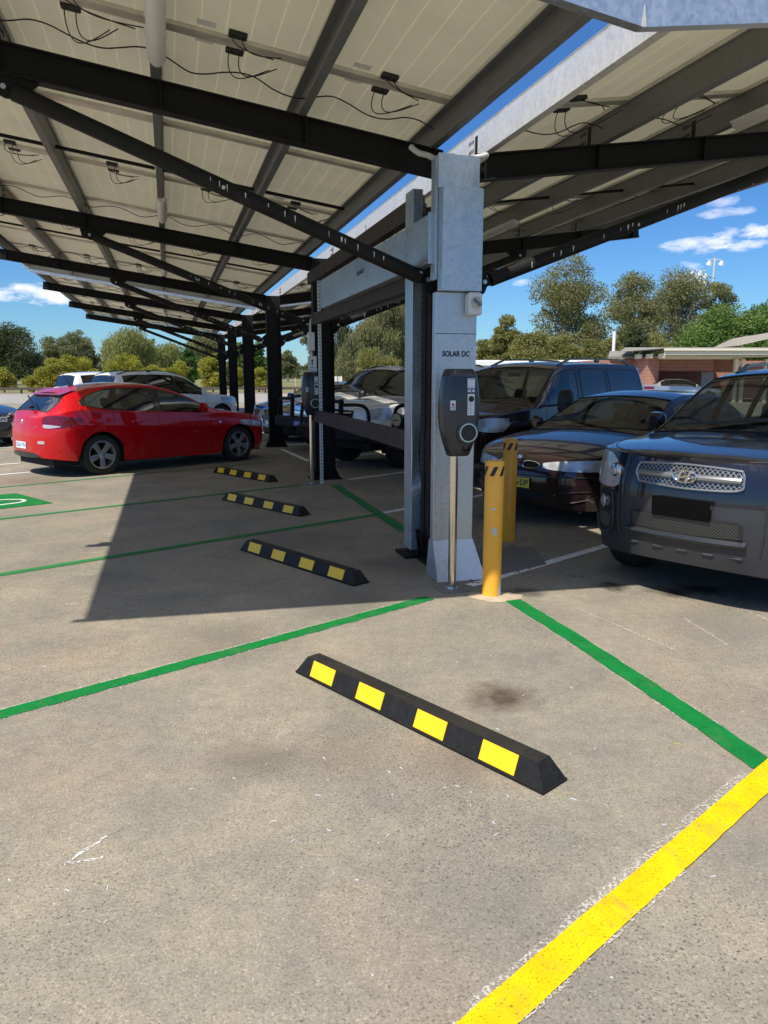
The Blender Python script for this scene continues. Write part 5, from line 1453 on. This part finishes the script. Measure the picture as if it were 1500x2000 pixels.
Ute(**ute).build('ute_car', 'nearer white ute with black bull bar, right of the second column behind the guard rail', (-.85, 12.85), 227, dict(body=M['white_car'], lower=M['black'], mirror=M['black'], side_glass=M['glass_dark'], rim=M['dark']), 'parked cars', 'ute')
Ute(**dict(ute, chrome=1)).build('ute_car', 'second white ute, with blue number plate, behind the second column and far charger', (-1.65, 15.65), 227, dict(body=M['white_car'], lower=M['black'], mirror=M['black'], side_glass=M['glass_dark'], rim=M['dark']), 'parked cars', 'ute')

# ---- dark SUV with grey bumpers, nearest the camera on the right
class Near(Car):
    def fits(s, mats):
        rt = s.root
        for sg in (1, -1):
            # tall leaf-shaped headlight wrapping the corner
            s.patch('headlight', [(.40, .80, .90), (.44, .775, .96), (.52, .77, 1.02), (.62, .775, 1.03), (.80, .785, 1.0), (.95, .80, .93)], M['lamp'], rt, sg, 't', off=.012, n=22, rows=8)
            p = s.on(sg*.68, .90, .0); 
            o, X = s.disc('lamp_reflector', sg*.58, .895, .062, M['chrome'], rt, True, .012, .02)
            mb = MB(); mb.lathe([(.03, .012), (.03, .022), (0, .026)], 20, X); mb.build('lamp_bulb_shield', M['lamp'], o, True)
            s.disc('fog_light', sg*.68, .655, .046, M['lamp'], rt, True, .012, .03, M['chrome'])
            s.patch('fog_recess', [(.60, .63, .68), (.64, .585, .72), (.72, .585, .72), (.76, .62, .68)], M['black'], rt, sg, 'y', off=.004)
            s.patch('corner_intake', [(.60, .50, .55), (.66, .46, .57), (.74, .47, .56), (.77, .50, .54)], M['grille_mesh'], rt, sg, 'y', off=.006)
            P = cr([tuple(s.on(sg*y, z, .012)) for y, z in ((.58, .735), (.56, .60), (.575, .47), (.66, .42), (.76, .43), (.815, .52))], 6); MB().tube(P, .010, 6).build('bumper_moulding', mats['lower'], rt, True)
            s.patch('tail_light', [(.74, .85, 1.15), (.9, .85, 1.15), (1.1, .9, 1.1)], M['taillight'], rt, sg, 't', False)
            xw = s.wheels[0]
            for xw in s.wheels:
                pts = []
                for k in range(0, 17):
                    a = PI*k/16; pts.append((xw-(s.Ra+.02)*math.cos(a), s.r+(s.Ra-.02)*math.sin(a), s.r+(s.Ra+.065)*math.sin(a)+.02))
                pts = [p for p in pts if p[1] > .34]
                s.patch('wheel_arch_trim', pts, mats['lower'], rt, sg, 'd', off=.022, n=28, back=.0)
        # upper grille
        s.patch('grille', [(-.37, .875, .965), (-.34, .856, .978), (0, .842, .988), (.34, .856, .978), (.37, .875, .965)], M['grille_mesh'], rt, off=.006, n=24)
        P = cr([tuple(s.on(y, z, .012)) for y, z in ((-.34, .852), (0, .837), (.34, .852), (.375, .91), (.36, .968), (.32, .982), (0, .995), (-.32, .982), (-.36, .968), (-.375, .91), (-.34, .852))], 6); MB().tube(P, .008, 8).build('grille_surround', M['satin'], rt, True)
        G = [[s.on(y, .915+dz, o) for dz, o in ((-.024, .008), (-.014, .026), (.0, .032), (.014, .026), (.024, .008))] for y in [(-.36+.72*i/20) for i in range(21)]]
        MB().grid(G).build('grille_bar', M['satin'], rt, True)
        # oval emblem with a slanted H
        X = Matrix.Translation(s.on(0, .915, .036)) @ Matrix(((0, 0, 1, 0), (1, 0, 0, 0), (0, 1, 0, 0), (0, 0, 0, 1)))
        mb = MB()
        ring = [[X @ Vector(((.082+.0095*math.cos(b))*math.cos(a), (.041+.0075*math.cos(b))*math.sin(a), .008*math.sin(b))) for b in [2*PI*j/8 for j in range(9)]] for a in [2*PI*i/40 for i in range(41)]]
        mb.grid(ring)
        def bar(pts, th=.007):
            mb.tube([X @ Vector((x, y, .004)) for x, y in pts], th, 6)
        bar([(-.045, -.036), (-.034, 0), (-.012, .034)], .0095); bar([(.045, .036), (.034, 0), (.012, -.034)], .0095); bar([(-.034, -.004), (-.01, -.006), (.01, .006), (.034, .004)], .0085)
        mb.build('oval_emblem', M['chrome'], rt, True)
        # bumper centre section, lower mesh, plate
        s.patch('lower_grille', [(-.40, .54, .63), (-.37, .525, .645), (0, .515, .65), (.37, .525, .645), (.40, .54, .63)], M['dark'], rt, off=.006, n=24)
        s.patch('lower_mesh', [(-.375, .535, .63), (0, .525, .64), (.375, .535, .63)], M['grille_fine'], rt, off=.009, n=24)
        G = [[s.on(y, z, o) for z, o in ((.522, .008), (.514, .03), (.50, .036), (.48, .026), (.465, .006))] for y in [(-.42+.84*i/24) for i in range(25)]]
        MB().grid(G).build('bumper_shelf', mats['lower'], rt, True)
        for i in range(5):
            y = -.36+.18*i; p = s.on(y, .40, .0); MB().bbox(p.x-.03, p.x+.006, y-.045, y+.045, .385, .41, .012).build('bumper_rib', mats['lower'], rt)
        for sg in (1, -1): MB().tube([s.on(sg*y, z, .006) for y, z in ((.515, .80), (.52, .70), (.515, .56), (.50, .44))], .006, 6).build('bumper_crease', mats['lower'], rt, True)
        s.plate('', .705, 0, True, 'plate_black', off=.03, tilt=-4, h_=.14, w_=.41)
        # washer wiper blades and roof rails
        mb = MB(); 
        for y0, y1 in ((-.62, .05), (.02, .60)):
            a = Vector((s.L/2-s.ws[0]-.02, y0, s.top(s.ws[0]+.04)+.015)); b = Vector((s.L/2-s.ws[0]-.16, y1, s.top(s.ws[0]+.16)+.02)); mb.beam(a, b, .018, .022)
        mb.build('wiper', M['black'], rt)
        s.rails(s.ws[1]+.25, s.rw[0]-.25, .58, M['blackgloss'], lift=.05)
        for sg in (1, -1): s.handle(s.doors[1]-.2, .94, mats) if sg > 0 else s.handle(s.doors[2]-.2, .96, mats)
M['satin'] = simple('satin_silver', (.36, .38, .41), .28, .8)
nr = dict(L=4.33, W=.915, wheels=(.87, 3.50), r=.348, Ra=.405, rim=.205, spokes=5, spw=(.03, .045), tw=.235,
    top=[(0, 1.035), (.06, 1.06), (.3, 1.09), (.7, 1.125), (1.0, 1.15), (1.12, 1.18), (1.5, 1.40), (1.85, 1.59), (2.15, 1.655), (2.7, 1.685), (3.6, 1.66), (3.85, 1.60), (4.1, 1.22), (4.2, 1.05), (4.33, .95)],
    belt=[(0, 1.01), (.06, 1.03), (.3, 1.045), (.8, 1.06), (1.1, 1.08), (2.5, 1.10), (3.7, 1.13), (4.05, 1.12), (4.2, 1.02), (4.33, .92)],
    ye=[(0, .90), (.3, .90), (.8, .92), (1.05, .90), (1.3, .86), (1.7, .79), (2.1, .745), (2.6, .735), (3.6, .72), (3.9, .74), (4.2, .9), (4.33, .93)],
    crown=[(0, .015), (.3, .035), (1.0, .045), (2.0, .05), (3.6, .045), (4.1, .03), (4.33, .02)],
    low=[(0, .30), (.15, .28), (.45, .27), (1.3, .27), (3.1, .28), (3.9, .33), (4.33, .38)],
    doors=(1.42, 2.38, 3.2), windows=[(1.48, 2.32), (2.44, 3.14), (3.26, 3.72)], ws=(1.08, 1.92), rw=(3.88, 4.1), hood=1.03, znose=.66, ztail=.7, zc=.74, sill=.27, cf=.62, cr_=.45, pf=2.1, q2=2.5, lean_f=.10, crease=.004)
Near(**nr).build('suv_car', 'dark blue SUV with grey bumper and blank black plate, nearest car on the right', (2.04, 5.0), 227.5, dict(body=M['navy'], lower=M['clad'], side_glass=M['glass'], rear_glass=M['glass']), 'parked cars')

# ---- silver car in the carport
mk(Sedan, sedan, kit=dict(style='x'), lz=.66, spokes=5).build('sedan_car', 'silver sedan side-on inside the brick carport', (20.0, 44.6), 95, dict(body=M['silver'], side_glass=M['glass_dark']), 'parked cars')

# ------------------------------------------------------------------ trees and shrubs
def leafmat(name, cols, tr=.42, clump=.35):
    m, nt, b = newmat(name); v = coords(nt, 'Object')
    n1 = noise(nt, v, clump, 3, .5); n2 = noise(nt, v, 3.5, 3, .6)
    t = mth(nt, 'ADD', mth(nt, 'MULTIPLY', n1, .55), mth(nt, 'MULTIPLY', n2, .45))
    k = len(cols); r = ramp(nt, t, [(.34+.32*i/(k-1), c) for i, c in enumerate(cols)])
    nt.links.new(r.outputs[0], b.inputs['Base Color']); b.inputs['Roughness'].default_value = .6; b.inputs['Specular IOR Level'].default_value = .25
    t_ = nd(nt, 'ShaderNodeBsdfTranslucent'); nt.links.new(r.outputs[0], t_.inputs[0])
    mx = nd(nt, 'ShaderNodeMixShader'); mx.inputs[0].default_value = tr
    nt.links.new(b.outputs[0], mx.inputs[1]); nt.links.new(t_.outputs[0], mx.inputs[2]); nt.links.new(mx.outputs[0], nt.nodes['Material Output'].inputs[0])
    return m
M['l_gum'] = leafmat('gum_leaves', [(.120, .138, .060), (.204, .210, .090), (.300, .282, .132)])
M['l_dark'] = leafmat('dark_leaves', [(.054, .072, .034), (.090, .110, .048), (.150, .168, .072)])
M['l_wattle'] = leafmat('yellow_green_leaves', [(.16, .19, .03), (.33, .32, .045), (.46, .40, .06)])
M['l_willow'] = leafmat('willow_leaves', [(.168, .204, .066), (.276, .294, .102), (.372, .360, .138)])
M['l_green'] = leafmat('bright_green_leaves', [(.060, .126, .030), (.120, .210, .048), (.216, .300, .072)])
M['l_olive'] = leafmat('olive_leaves', [(.144, .150, .048), (.240, .234, .072), (.360, .324, .120)])
M['bark_pale'] = simple('pale_gum_bark', (.42, .38, .33), .85, var=.3, vscale=2)
M['bark'] = simple('brown_bark', (.10, .08, .06), .9, var=.3, vscale=3)

def tree(name, x, y, H, Wd, mat, label, cat='tree', nclump=26, leaves=5200, leaf=.22, bark='bark', trunk=.25, base=0.12, droop=0, dens=1.0, seed=0, group=None, shape=1.0, zb=0, gap=0):
    rnd = np.random.default_rng(seed+int(abs(x)*7+y*3)); rp = random.Random(seed+int(x*3))
    root = tag(empty(name, (x, y, zb)), label, cat, group)
    cz = H*(base+1)/2; rz = H*(1-base)/2; rx = Wd/2
    # clump centres through an uneven crown volume
    C_ = []
    while len(C_) < nclump:
        p = rnd.uniform(-1, 1, 3); r = np.linalg.norm(p)
        if r > 1 or r < .25: continue
        hz = (p[2]+1)/2
        wk = (1-.35*hz**2*shape) * (1 if hz > .12 else .75)
        C_.append((p[0]*rx*.80*wk, p[1]*rx*.80*wk, cz+p[2]*rz*.84))
    C_ = np.array(C_); cs = rnd.uniform(.45, 1.25, nclump)*min(rx, rz)*(gap if gap else (.42 if nclump > 18 else .52))
    # trunk and limbs
    mb = MB(); tr = trunk
    top = Vector((rnd.normal(0, .2)*rx*.3, 0, H*.62)); mid_ = Vector((rnd.normal(0, .1)*rx*.3, 0, H*.3))
    mb.tube(cr([(0, 0, -.05), tuple(mid_), tuple(top)], 5), [tr*(1-.06*i) for i in range(11)], 8)
    for i in rnd.choice(nclump, min(nclump, 26), replace=False):
        e = Vector(C_[i]); s0 = mid_.lerp(top, rp.uniform(0, .8)) if e.z > H*.4 else Vector((0, 0, H*.15)).lerp(mid_, rp.uniform(.2, 1))
        m_ = s0.lerp(e, .5)+Vector((0, 0, -.05*H*rp.uniform(-.5, 1)))
        mb.tube(cr([tuple(s0), tuple(m_), tuple(e)], 4), [tr*.42*(1-.1*k) for k in range(9)], 6, False)
    mb.build('trunk', M[bark], root, True)
    # leaves
    leaves = int(leaves*2.1); leaf *= .66
    n = int(leaves*dens); ci = rnd.choice(nclump, n, p=cs**2/np.sum(cs**2))
    d = rnd.normal(size=(n, 3)); d /= np.linalg.norm(d, axis=1)[:, None]
    rr = rnd.uniform(.15, 1.0, n)**.5*(1+rnd.normal(0, .10, n))
    P = C_[ci]+d*(rr*cs[ci])[:, None]*np.array([1.08, 1.08, .82])
    if droop:
        k = rnd.integers(0, 6, n)/6.0; P[:, 2] -= k*droop*(.4+.6*rnd.random(n)); P[:, 2] = np.maximum(P[:, 2], .2)
    else: P[:, 2] = np.maximum(P[:, 2], .1)
    a = rnd.normal(size=(n, 3)); a /= np.linalg.norm(a, axis=1)[:, None]
    if droop: a = a*.35+np.array([0, 0, -1]); a /= np.linalg.norm(a, axis=1)[:, None]
    b = np.cross(a, rnd.normal(size=(n, 3))); b /= np.linalg.norm(b, axis=1)[:, None]
    s = leaf*rnd.uniform(.6, 1.4, n)[:, None]; wv = s*(.30 if droop else .45)
    V = np.stack([P-a*s*.6, P+b*wv*.6, P+a*s*.6, P-b*wv*.6], 1).reshape(-1, 3)
    me = bpy.data.meshes.new('crown'); me.vertices.add(len(V)); me.vertices.foreach_set('co', V.astype(np.float32).ravel())
    me.loops.add(n*4); me.loops.foreach_set('vertex_index', np.arange(n*4, dtype=np.int32)); me.polygons.add(n)
    me.polygons.foreach_set('loop_start', np.arange(0, n*4, 4, dtype=np.int32)); me.polygons.foreach_set('loop_total', np.full(n, 4, dtype=np.int32))
    me.materials.append(M[mat]); me.update(); me.validate()
    inst(me, 'crown', root)
    return root
def at(px, Y): return (px-750)/1475*Y
def hgt(py, Y): return 1.6+(732-py)/1475*Y
def T(kind, px, Y, wpx, top, label, **k):
    D = dict(gum=dict(mat='l_gum', bark='bark_pale', nclump=34, base=.25, name='gum_tree'), dark=dict(mat='l_dark', nclump=30, base=.08, name='evergreen_tree'),
             wattle=dict(mat='l_wattle', nclump=22, base=.0, name='wattle_bush', cat='bush', trunk=.08), willow=dict(mat='l_willow', droop=2.2, nclump=30, base=.22, name='willow_tree', bark='bark'),
             green=dict(mat='l_green', nclump=34, base=.05, name='leafy_tree'), olive=dict(mat='l_olive', nclump=28, base=.02, name='olive_tree'))[kind]
    a = dict(D); a.update(k); nm = a.pop('name')
    tree(nm, at(px, Y), Y, hgt(top, Y), wpx/1475*Y, a.pop('mat'), label, **a)
G1 = 'trees beyond the car park'; G2 = 'yellow-green bushes along the guard rail'
T('dark', 28, 118, 120, 632, 'dark dense evergreen tree at the left edge of the photo', group=G1, leaves=8000, leaf=.42, nclump=40)
T('dark', -30, 125, 120, 640, 'dark evergreen tree cut off by the left edge', group=G1, leaves=4000, leaf=.42)
T('gum', 118, 125, 80, 645, 'olive gum tree between the dark evergreen and the taller rounded gum', group=G1, leaves=6500, leaf=.36, base=.1, nclump=40, gap=.32)
T('gum', 150, 128, 84, 637, 'taller rounded grey-green gum tree left of the willow', group=G1, leaves=7000, leaf=.36, base=.1, nclump=44, gap=.3)
T('dark', 178, 112, 50, 680, 'low dark tree under the grey-green gum', group=G1, leaves=3500, leaf=.4)
T('willow', 262, 92, 130, 634, 'big drooping willow tree left of the columns', group=G1, leaves=15000, leaf=.42, droop=3.5)
T('willow', 325, 98, 90, 668, 'smaller drooping willow tree right of the big one', group=G1, leaves=8000, leaf=.42, droop=3.0)
T('green', 372, 80, 46, 672, 'small bright green tree just left of the columns', group=G1, leaves=4000, leaf=.3)
T('gum', 400, 118, 80, 650, 'hazy gum tree behind the small green tree', group=G1, leaves=4500, leaf=.45)
T('wattle', 5, 70, 50, 722, 'small yellow-green bush at the left edge of the photo', group=G2, leaves=3000, leaf=.2)
T('wattle', 62, 70, 44, 730, 'sparse low bush beside the grass gap', group=G2, leaves=1500, leaf=.2)
T('wattle', 110, 70, 80, 698, 'wide yellow-green bush behind the guard rail', group=G2, leaves=6500, leaf=.24)
T('wattle', 150, 74, 74, 681, 'tallest bright yellow bush at the left', group=G2, leaves=6500, leaf=.24)
T('wattle', 186, 72, 40, 718, 'low yellow bush right of the tallest one', group=G2, leaves=2500, leaf=.22)
T('wattle', 245, 74, 90, 688, 'bright yellow bush in front of the big willow', group=G2, leaves=6500, leaf=.24)
T('wattle', 300, 73, 66, 708, 'rounded yellow bush under the right side of the willow', group=G2, leaves=4500, leaf=.22)
T('wattle', 345, 72, 50, 706, 'yellow bush beside the small green tree', group=G2, leaves=3500, leaf=.22)
T('wattle', 415, 70, 60, 690, 'yellow bush seen between the first dark columns', group=G2, leaves=5500, leaf=.24)
T('green', 470, 88, 60, 668, 'green tree showing between the middle columns', group=G1, leaves=4000, leaf=.34)
T('green', 503, 90, 50, 662, 'green tree just left of the third column', group=G1, leaves=3500, leaf=.34)
T('wattle', 505, 72, 44, 712, 'pale bush left of the third column', group=G2, leaves=2500, leaf=.2)
T('wattle', 455, 71, 40, 712, 'olive bush between the second and third column', group=G2, leaves=2500, leaf=.2)
T('gum', 562, 170, 36, 682, 'lone grey gum tree far across the grass', group=G1, leaves=3500, leaf=.55, base=.1)
T('gum', 612, 105, 30, 700, 'small gum tree beside the second column', group=G1, leaves=2500, leaf=.4)
T('gum', 612, 62, 60, 640, 'gum tree with thin sparse foliage against the sky', group=G1, leaves=1800, leaf=.26, base=.62)
# tall gums behind the ute
T('gum', 690, 52, 70, 640, 'olive gum tree seen right of the second column', group=G1, leaves=9000, leaf=.26, droop=1.6, base=.05)
T('gum', 742, 60, 110, 520, 'very tall gum tree with pale trunks above the ute', group=G1, leaves=13000, leaf=.28, droop=1.2, base=.05, trunk=.35)
T('gum', 800, 62, 100, 500, 'tall gum tree hidden partly by the galvanised pillar', group=G1, leaves=11000, leaf=.28, droop=1.2, base=.08, trunk=.35)
T('olive', 735, 46, 90, 665, 'bushy olive tree low behind the ute', group=G1, leaves=8000, leaf=.22, droop=.8)
T('dark', 668, 60, 50, 610, 'dark drooping gum crown close to the second column', group=G1, leaves=3500, leaf=.28, droop=1.5, base=.35)
# right of the pillar
T('olive', 985, 62, 76, 616, 'rounded olive tree just right of the pillar', group=G1, leaves=11000, leaf=.25, nclump=36)
T('olive', 1035, 60, 90, 645, 'lower olive tree in the hedge line right of the rounded one', group=G1, leaves=9000, leaf=.25)
T('olive', 1095, 62, 90, 652, 'olive tree under the big gum', group=G1, leaves=9000, leaf=.25)
T('olive', 1150, 64, 90, 655, 'olive tree in front of the white post', group=G1, leaves=7000, leaf=.25)
T('gum', 1103, 88, 166, 486, 'big spreading gum tree standing against the blue sky', group=G1, leaves=14000, leaf=.33, nclump=75, base=.08, trunk=.5, shape=.3, gap=.31)
T('gum', 1228, 98, 138, 524, 'second big gum tree, right of the spreading one', group=G1, leaves=10000, leaf=.36, nclump=56, base=.08, trunk=.45, gap=.34)
T('gum', 1322, 112, 158, 514, 'third big gum tree behind the floodlights', group=G1, leaves=12000, leaf=.4, nclump=64, base=.08, trunk=.5, gap=.33)
T('gum', 1390, 114, 74, 538, 'narrow gum tree at the right of the floodlights', group=G1, leaves=5000, leaf=.44, nclump=22)
T('dark', 1240, 66, 86, 636, 'dense green tree just above the brick building', group=G1, leaves=8000, leaf=.26)
T('green', 1400, 62, 150, 598, 'broad bright green tree behind the carport roof', group=G1, leaves=15000, leaf=.28, nclump=46)
T('green', 1480, 60, 130, 580, 'bright green tree cut off by the right edge', group=G1, leaves=13000, leaf=.28, nclump=46)
T('green', 1570, 55, 150, 590, 'green tree just outside the right edge', group=G1, leaves=6000, leaf=.3)
T('olive', 1190, 84, 70, 655, 'olive tree filling the gap between the two big gums', group=G1, leaves=5000, leaf=.3)
T('olive', 1275, 88, 70, 650, 'olive tree below the second and third gum', group=G1, leaves=5000, leaf=.3)
T('olive', 950, 66, 70, 650, 'olive tree close behind the galvanised pillar', group=G1, leaves=6000, leaf=.25)
T('olive', 1310, 80, 60, 668, 'low olive tree between the green ones', group=G1, leaves=3500, leaf=.3)
# far belt of trees on the horizon
def belt():
    rnd = np.random.default_rng(11); n = 26000
    X = rnd.uniform(-330, 330, n); Yv = 300+rnd.normal(0, 12, n); hh = 7+4*np.sin(X*.05)+3*np.sin(X*.13+1)+2*np.sin(X*.31)
    Z = rnd.uniform(0, 1, n)**.8*np.maximum(hh, 3.5); P = np.stack([X, Yv, Z], 1)
    a = rnd.normal(size=(n, 3)); a /= np.linalg.norm(a, axis=1)[:, None]; b = np.cross(a, rnd.normal(size=(n, 3))); b /= np.linalg.norm(b, axis=1)[:, None]
    s = rnd.uniform(.7, 1.6, n)[:, None]
    V = np.stack([P-a*s, P+b*s*.6, P+a*s, P-b*s*.6], 1).reshape(-1, 3)
    me = bpy.data.meshes.new('far_woodland'); me.from_pydata(V.tolist(), [], [(4*i, 4*i+1, 4*i+2, 4*i+3) for i in range(n)]); me.materials.append(M['l_dark'])
    tag(inst(me, 'far_woodland'), 'far belt of woodland along the horizon', 'woodland', kind='stuff')
belt()

# guard rail along the far edge
def guard(pts, label):
    t = tag(empty('guard_rail', (*pts[0], 0)), label, 'guard rail')
    o = Vector((*pts[0], 0)); a = Vector((0, 0, 0)); 
    for p in pts[1:]:
        b = Vector((*p, 0))-o; mb = MB(); mb.beam(a+Vector((0, 0, .42)), b+Vector((0, 0, .42)), .14, .22); mb.build('rail', M['rustyrail'], t)
        n = int((b-a).length/2.6); 
        for i in range(n+1):
            q = a.lerp(b, i/n); MB().box(q.x-.06, q.x+.06, q.y+.08, q.y+.2, 0, .45).build('post', M['bark'], t)
        a = b
M['rustyrail'] = simple('weathered_timber', (.085, .065, .055), .85, var=.3)
guard([(-68, 61.5), (-8, 67.4), (8, 65)], 'low dark timber guard rail along the far edge of the car park')
mb = MB()
for i in range(40): mb.box(-2+i*1.3, -1.9+i*1.3, 92, 92.1, 0, 1.0)
# paddock fence posts with rails
t = tag(empty('paddock_fence', (-16, 92, 0)), 'thin pale post and wire fence across the grass behind the columns', 'fence')
for i in range(14): MB().box(i*2.6-.07, i*2.6+.07, -.07, .07, 0, 1.25).build('post', M['bark_pale'], t)
mb = MB()
for z in (.5, .85, 1.15): mb.tube([(0, 0, z), (34, 0, z)], .015, 5)
mb.build('wire', M['galv_dull'], t)
# white information boards by the ute
for x, lab in ((at(654, 40), 'small white notice board seen left of the ute roof'), (at(664, 40), 'second small white notice board, right of the first')):
    t = tag(empty('notice_board', (x, 40, 0)), lab, 'notice board', 'white notice boards on posts')
    MB().box(-.11, .11, -.01, .01, 1.25, 1.52).build('board', M['white_plastic'], t); MB().box(-.02, .02, .011, .04, 0, 1.5).build('post', M['galv_dull'], t)

# ------------------------------------------------------------------ floodlights
def flood(px, Y, top, heads, label):
    t = tag(empty('floodlight_mast', (at(px, Y), Y, 0)), label, 'floodlight', 'sports floodlight masts behind the trees'); H = hgt(top, Y)
    mb = MB(); mb.tube([(0, 0, 0), (0, 0, H)], [.22, .13], 10); mb.build('mast', M['galv_light'], t, True)
    xs = sorted(set(h[0] for h in heads)); w_ = max(abs(x) for x in xs)+.2
    for z in sorted(set(round(h[1]) for h in heads)): MB().beam((-w_, 0, H-.3+z), (w_, 0, H-.3+z), .12, .12).build('cross_arm', M['galv_light'], t)
    for hx, hz in heads:
        X = Matrix.Translation((hx, -.35, H-1.0+hz)) @ Matrix.Rotation(R(35), 4, 'X')
        mb = MB(); mb.lathe([(.10, .6), (.26, .36), (.42, 0), (.44, -.03), (.0, -.02)], 16, X); mb.build('lamp_head', M['white_plastic'], t, True)
        MB().beam((hx, -.1, H-.4+hz), (hx, -.1, H-.25+round(hz)), .07, .07).build('bracket', M['galv_light'], t)
flood(1379, 120, 513, [(-.95, 0), (.95, 0)], 'tallest floodlight mast with one lamp either side')
flood(1349, 118, 545, [(-1.0, 0), (-.35, .7), (.35, 0), (1.0, .7), (1.0, -.3), (-1.0, 1.0), (.2, 1.1)], 'middle floodlight mast with a cluster of white lamps')
flood(1302, 112, 592, [(-.9, 0), (-.3, .4), (.4, .4), (.9, 0)], 'shortest floodlight mast with lamps in front of the gum trees')
t = tag(empty('white_post', (at(1196, 52), 52, 0)), 'plain white post standing beside the low roof', 'post')
mb = MB(); mb.tube([(0, 0, 0), (0, 0, hgt(652, 52)), (0, 0, hgt(649, 52))], [.11, .11, .02], 12); mb.build('post_shaft', M['white_plastic'], t, True)

# ------------------------------------------------------------------ brick building with carport
def brickmat():
    m, nt, b = newmat('red_brick'); v = coords(nt, 'Object', (1, 1, 1))
    sp = nd(nt, 'ShaderNodeSeparateXYZ'); nt.links.new(v, sp.inputs[0]); cb = nd(nt, 'ShaderNodeCombineXYZ')
    nt.links.new(mth(nt, 'ADD', sp.outputs[0], sp.outputs[1]), cb.inputs[0]); nt.links.new(sp.outputs[2], cb.inputs[1])
    br = nd(nt, 'ShaderNodeTexBrick'); nt.links.new(cb.outputs[0], br.inputs['Vector']); br.inputs['Scale'].default_value = 1
    br.inputs['Color1'].default_value = (.30, .085, .05, 1); br.inputs['Color2'].default_value = (.38, .13, .075, 1); br.inputs['Mortar'].default_value = (.40, .30, .24, 1)
    br.inputs['Brick Width'].default_value = .24; br.inputs['Row Height'].default_value = .086; br.inputs['Mortar Size'].default_value = .012
    nt.links.new(br.outputs[0], b.inputs['Base Color']); b.inputs['Roughness'].default_value = .9
    return m
M['brick'] = brickmat()
M['fascia'] = simple('cream_fascia', (.68, .63, .48), .55)
def roofmat():
    m, nt, b = newmat('ribbed_metal_roof'); v = coords(nt, 'Object'); sp = nd(nt, 'ShaderNodeSeparateXYZ'); nt.links.new(v, sp.inputs[0])
    g = mth(nt, 'SINE', mth(nt, 'MULTIPLY', sp.outputs[1], 34)); c = ramp(nt, g, [(.2, (.23, .21, .17)), (.9, (.36, .33, .27))])
    nt.links.new(c.outputs[0], b.inputs['Base Color']); b.inputs['Roughness'].default_value = .5; bump(nt, b, g, .5, .03); return m
M['roof'] = roofmat()
BY = 46.0
t = tag(empty('brick_building', (at(1240, BY), BY, 0)), 'low red brick building with cream fascia, ribbed roof and a carport opening', 'building')
def bx(px): return at(px, BY)-at(1240, BY)
def part(name, mat, x0, x1, y0, y1, z0, z1): return MB().box(x0, x1, y0, y1, z0, z1).build(name, M[mat], t)
part('wall', 'brick', bx(1252), bx(1275), -1.0, 9, 0, 2.62)            # pier left of the opening
part('wall', 'brick', bx(1200), bx(1252), 1.5, 9, 0, 2.55)
part('lintel_wall', 'brick', bx(1275.1), bx(1385), -.6, -.3, 1.82, 2.55)
part('back_wall', 'brick', bx(1275.1), bx(1700), 6, 6.3, 0, 2.55)
part('wall', 'brick', bx(1385.1), bx(1440), .6, .9, 1.75, 2.5)
part('soffit', 'fascia', bx(1265), bx(1470), -3.0, 6, 2.62, 2.66)
part('beam', 'fascia', bx(1270), bx(1425), -1.6, -1.4, 2.50, 2.615)
fa = part('fascia_board', 'fascia', bx(1258), bx(1497), -3.2, -3.1, 2.70, 2.92)
part('gutter', 'fascia', bx(1256), bx(1502), -3.32, -3.205, 2.94, 3.06)
for px_, y in ((1243, .3), (1252, -.8), (1262, -2.0)):
    part('rafter_end', 'fascia', bx(px_)-.05, bx(px_)+.05, y-1, y, 2.55, 2.80)
mb = MB(); x0, x1 = bx(1256), bx(1540)
mb.add([(x0, -3.3, 3.065), (x1, -3.3, 3.065), (x1, 3, 3.34), (x0-.2, 3, 3.34), (x0-1.2, .9, 3.0)], [(0, 1, 2, 3, 4)]); mb.build('roof', M['roof'], t)
mb = MB(); mb.add([(bx(1195), .9, 2.72), (bx(1254), .9, 2.72), (bx(1254), 3.5, 3.12), (bx(1222), 3.5, 3.12)], [(0, 1, 2, 3)]); mb.box(bx(1195), bx(1252), .9, 1.0, 2.58, 2.72); mb.build('side_roof', M['roof'], t)
for px_ in (1411, 1424, 1468):
    part('carport_post', 'fascia', bx(px_)-.10, bx(px_)+.10, -1.8, -1.6, 0, 2.5)
mb = MB(); mb.beam((bx(1411), -1.7, 1.9), (bx(1423), -1.7, 2.5), .08, .12); mb.beam((bx(1468), -1.7, 2.0), (bx(1478), -1.7, 2.6), .08, .12); mb.build('brace', M['fascia'], t)
part('white_door', 'white_plastic', bx(1425), bx(1450), 4, 4.1, 0, 2.1)
mb = MB(); mb.add([(bx(1440), 4, 3.30), (bx(1500), 4, 3.50), (bx(1700), 4, 4.9), (bx(1700), 5, 5.0), (bx(1500), 5, 4.0)], [(0, 1, 2, 3, 4)]); mb.build('gable_roof', M['roof'], t)
part('wall', 'brick', bx(1500), bx(1700), 0, .3, 0, 2.6)
# long low white roof left of it
t = tag(empty('low_shed', (at(1110, 54), 54, 0)), 'long low pale roofed shed behind the dark four-wheel drive', 'shed')
MB().box(-6.5, 3.2, 0, 6, 0, 2.25).build('wall', M['fascia'], t); mb = MB(); mb.add([(-6.8, -.4, 2.45), (3.4, -.4, 2.45), (3.4, 6, 2.75), (-6.8, 6, 2.75)], [(0, 1, 2, 3)]); mb.box(-6.8, 3.4, -.41, -.38, 2.25, 2.44); mb.build('roof', M['white_plastic'], t)
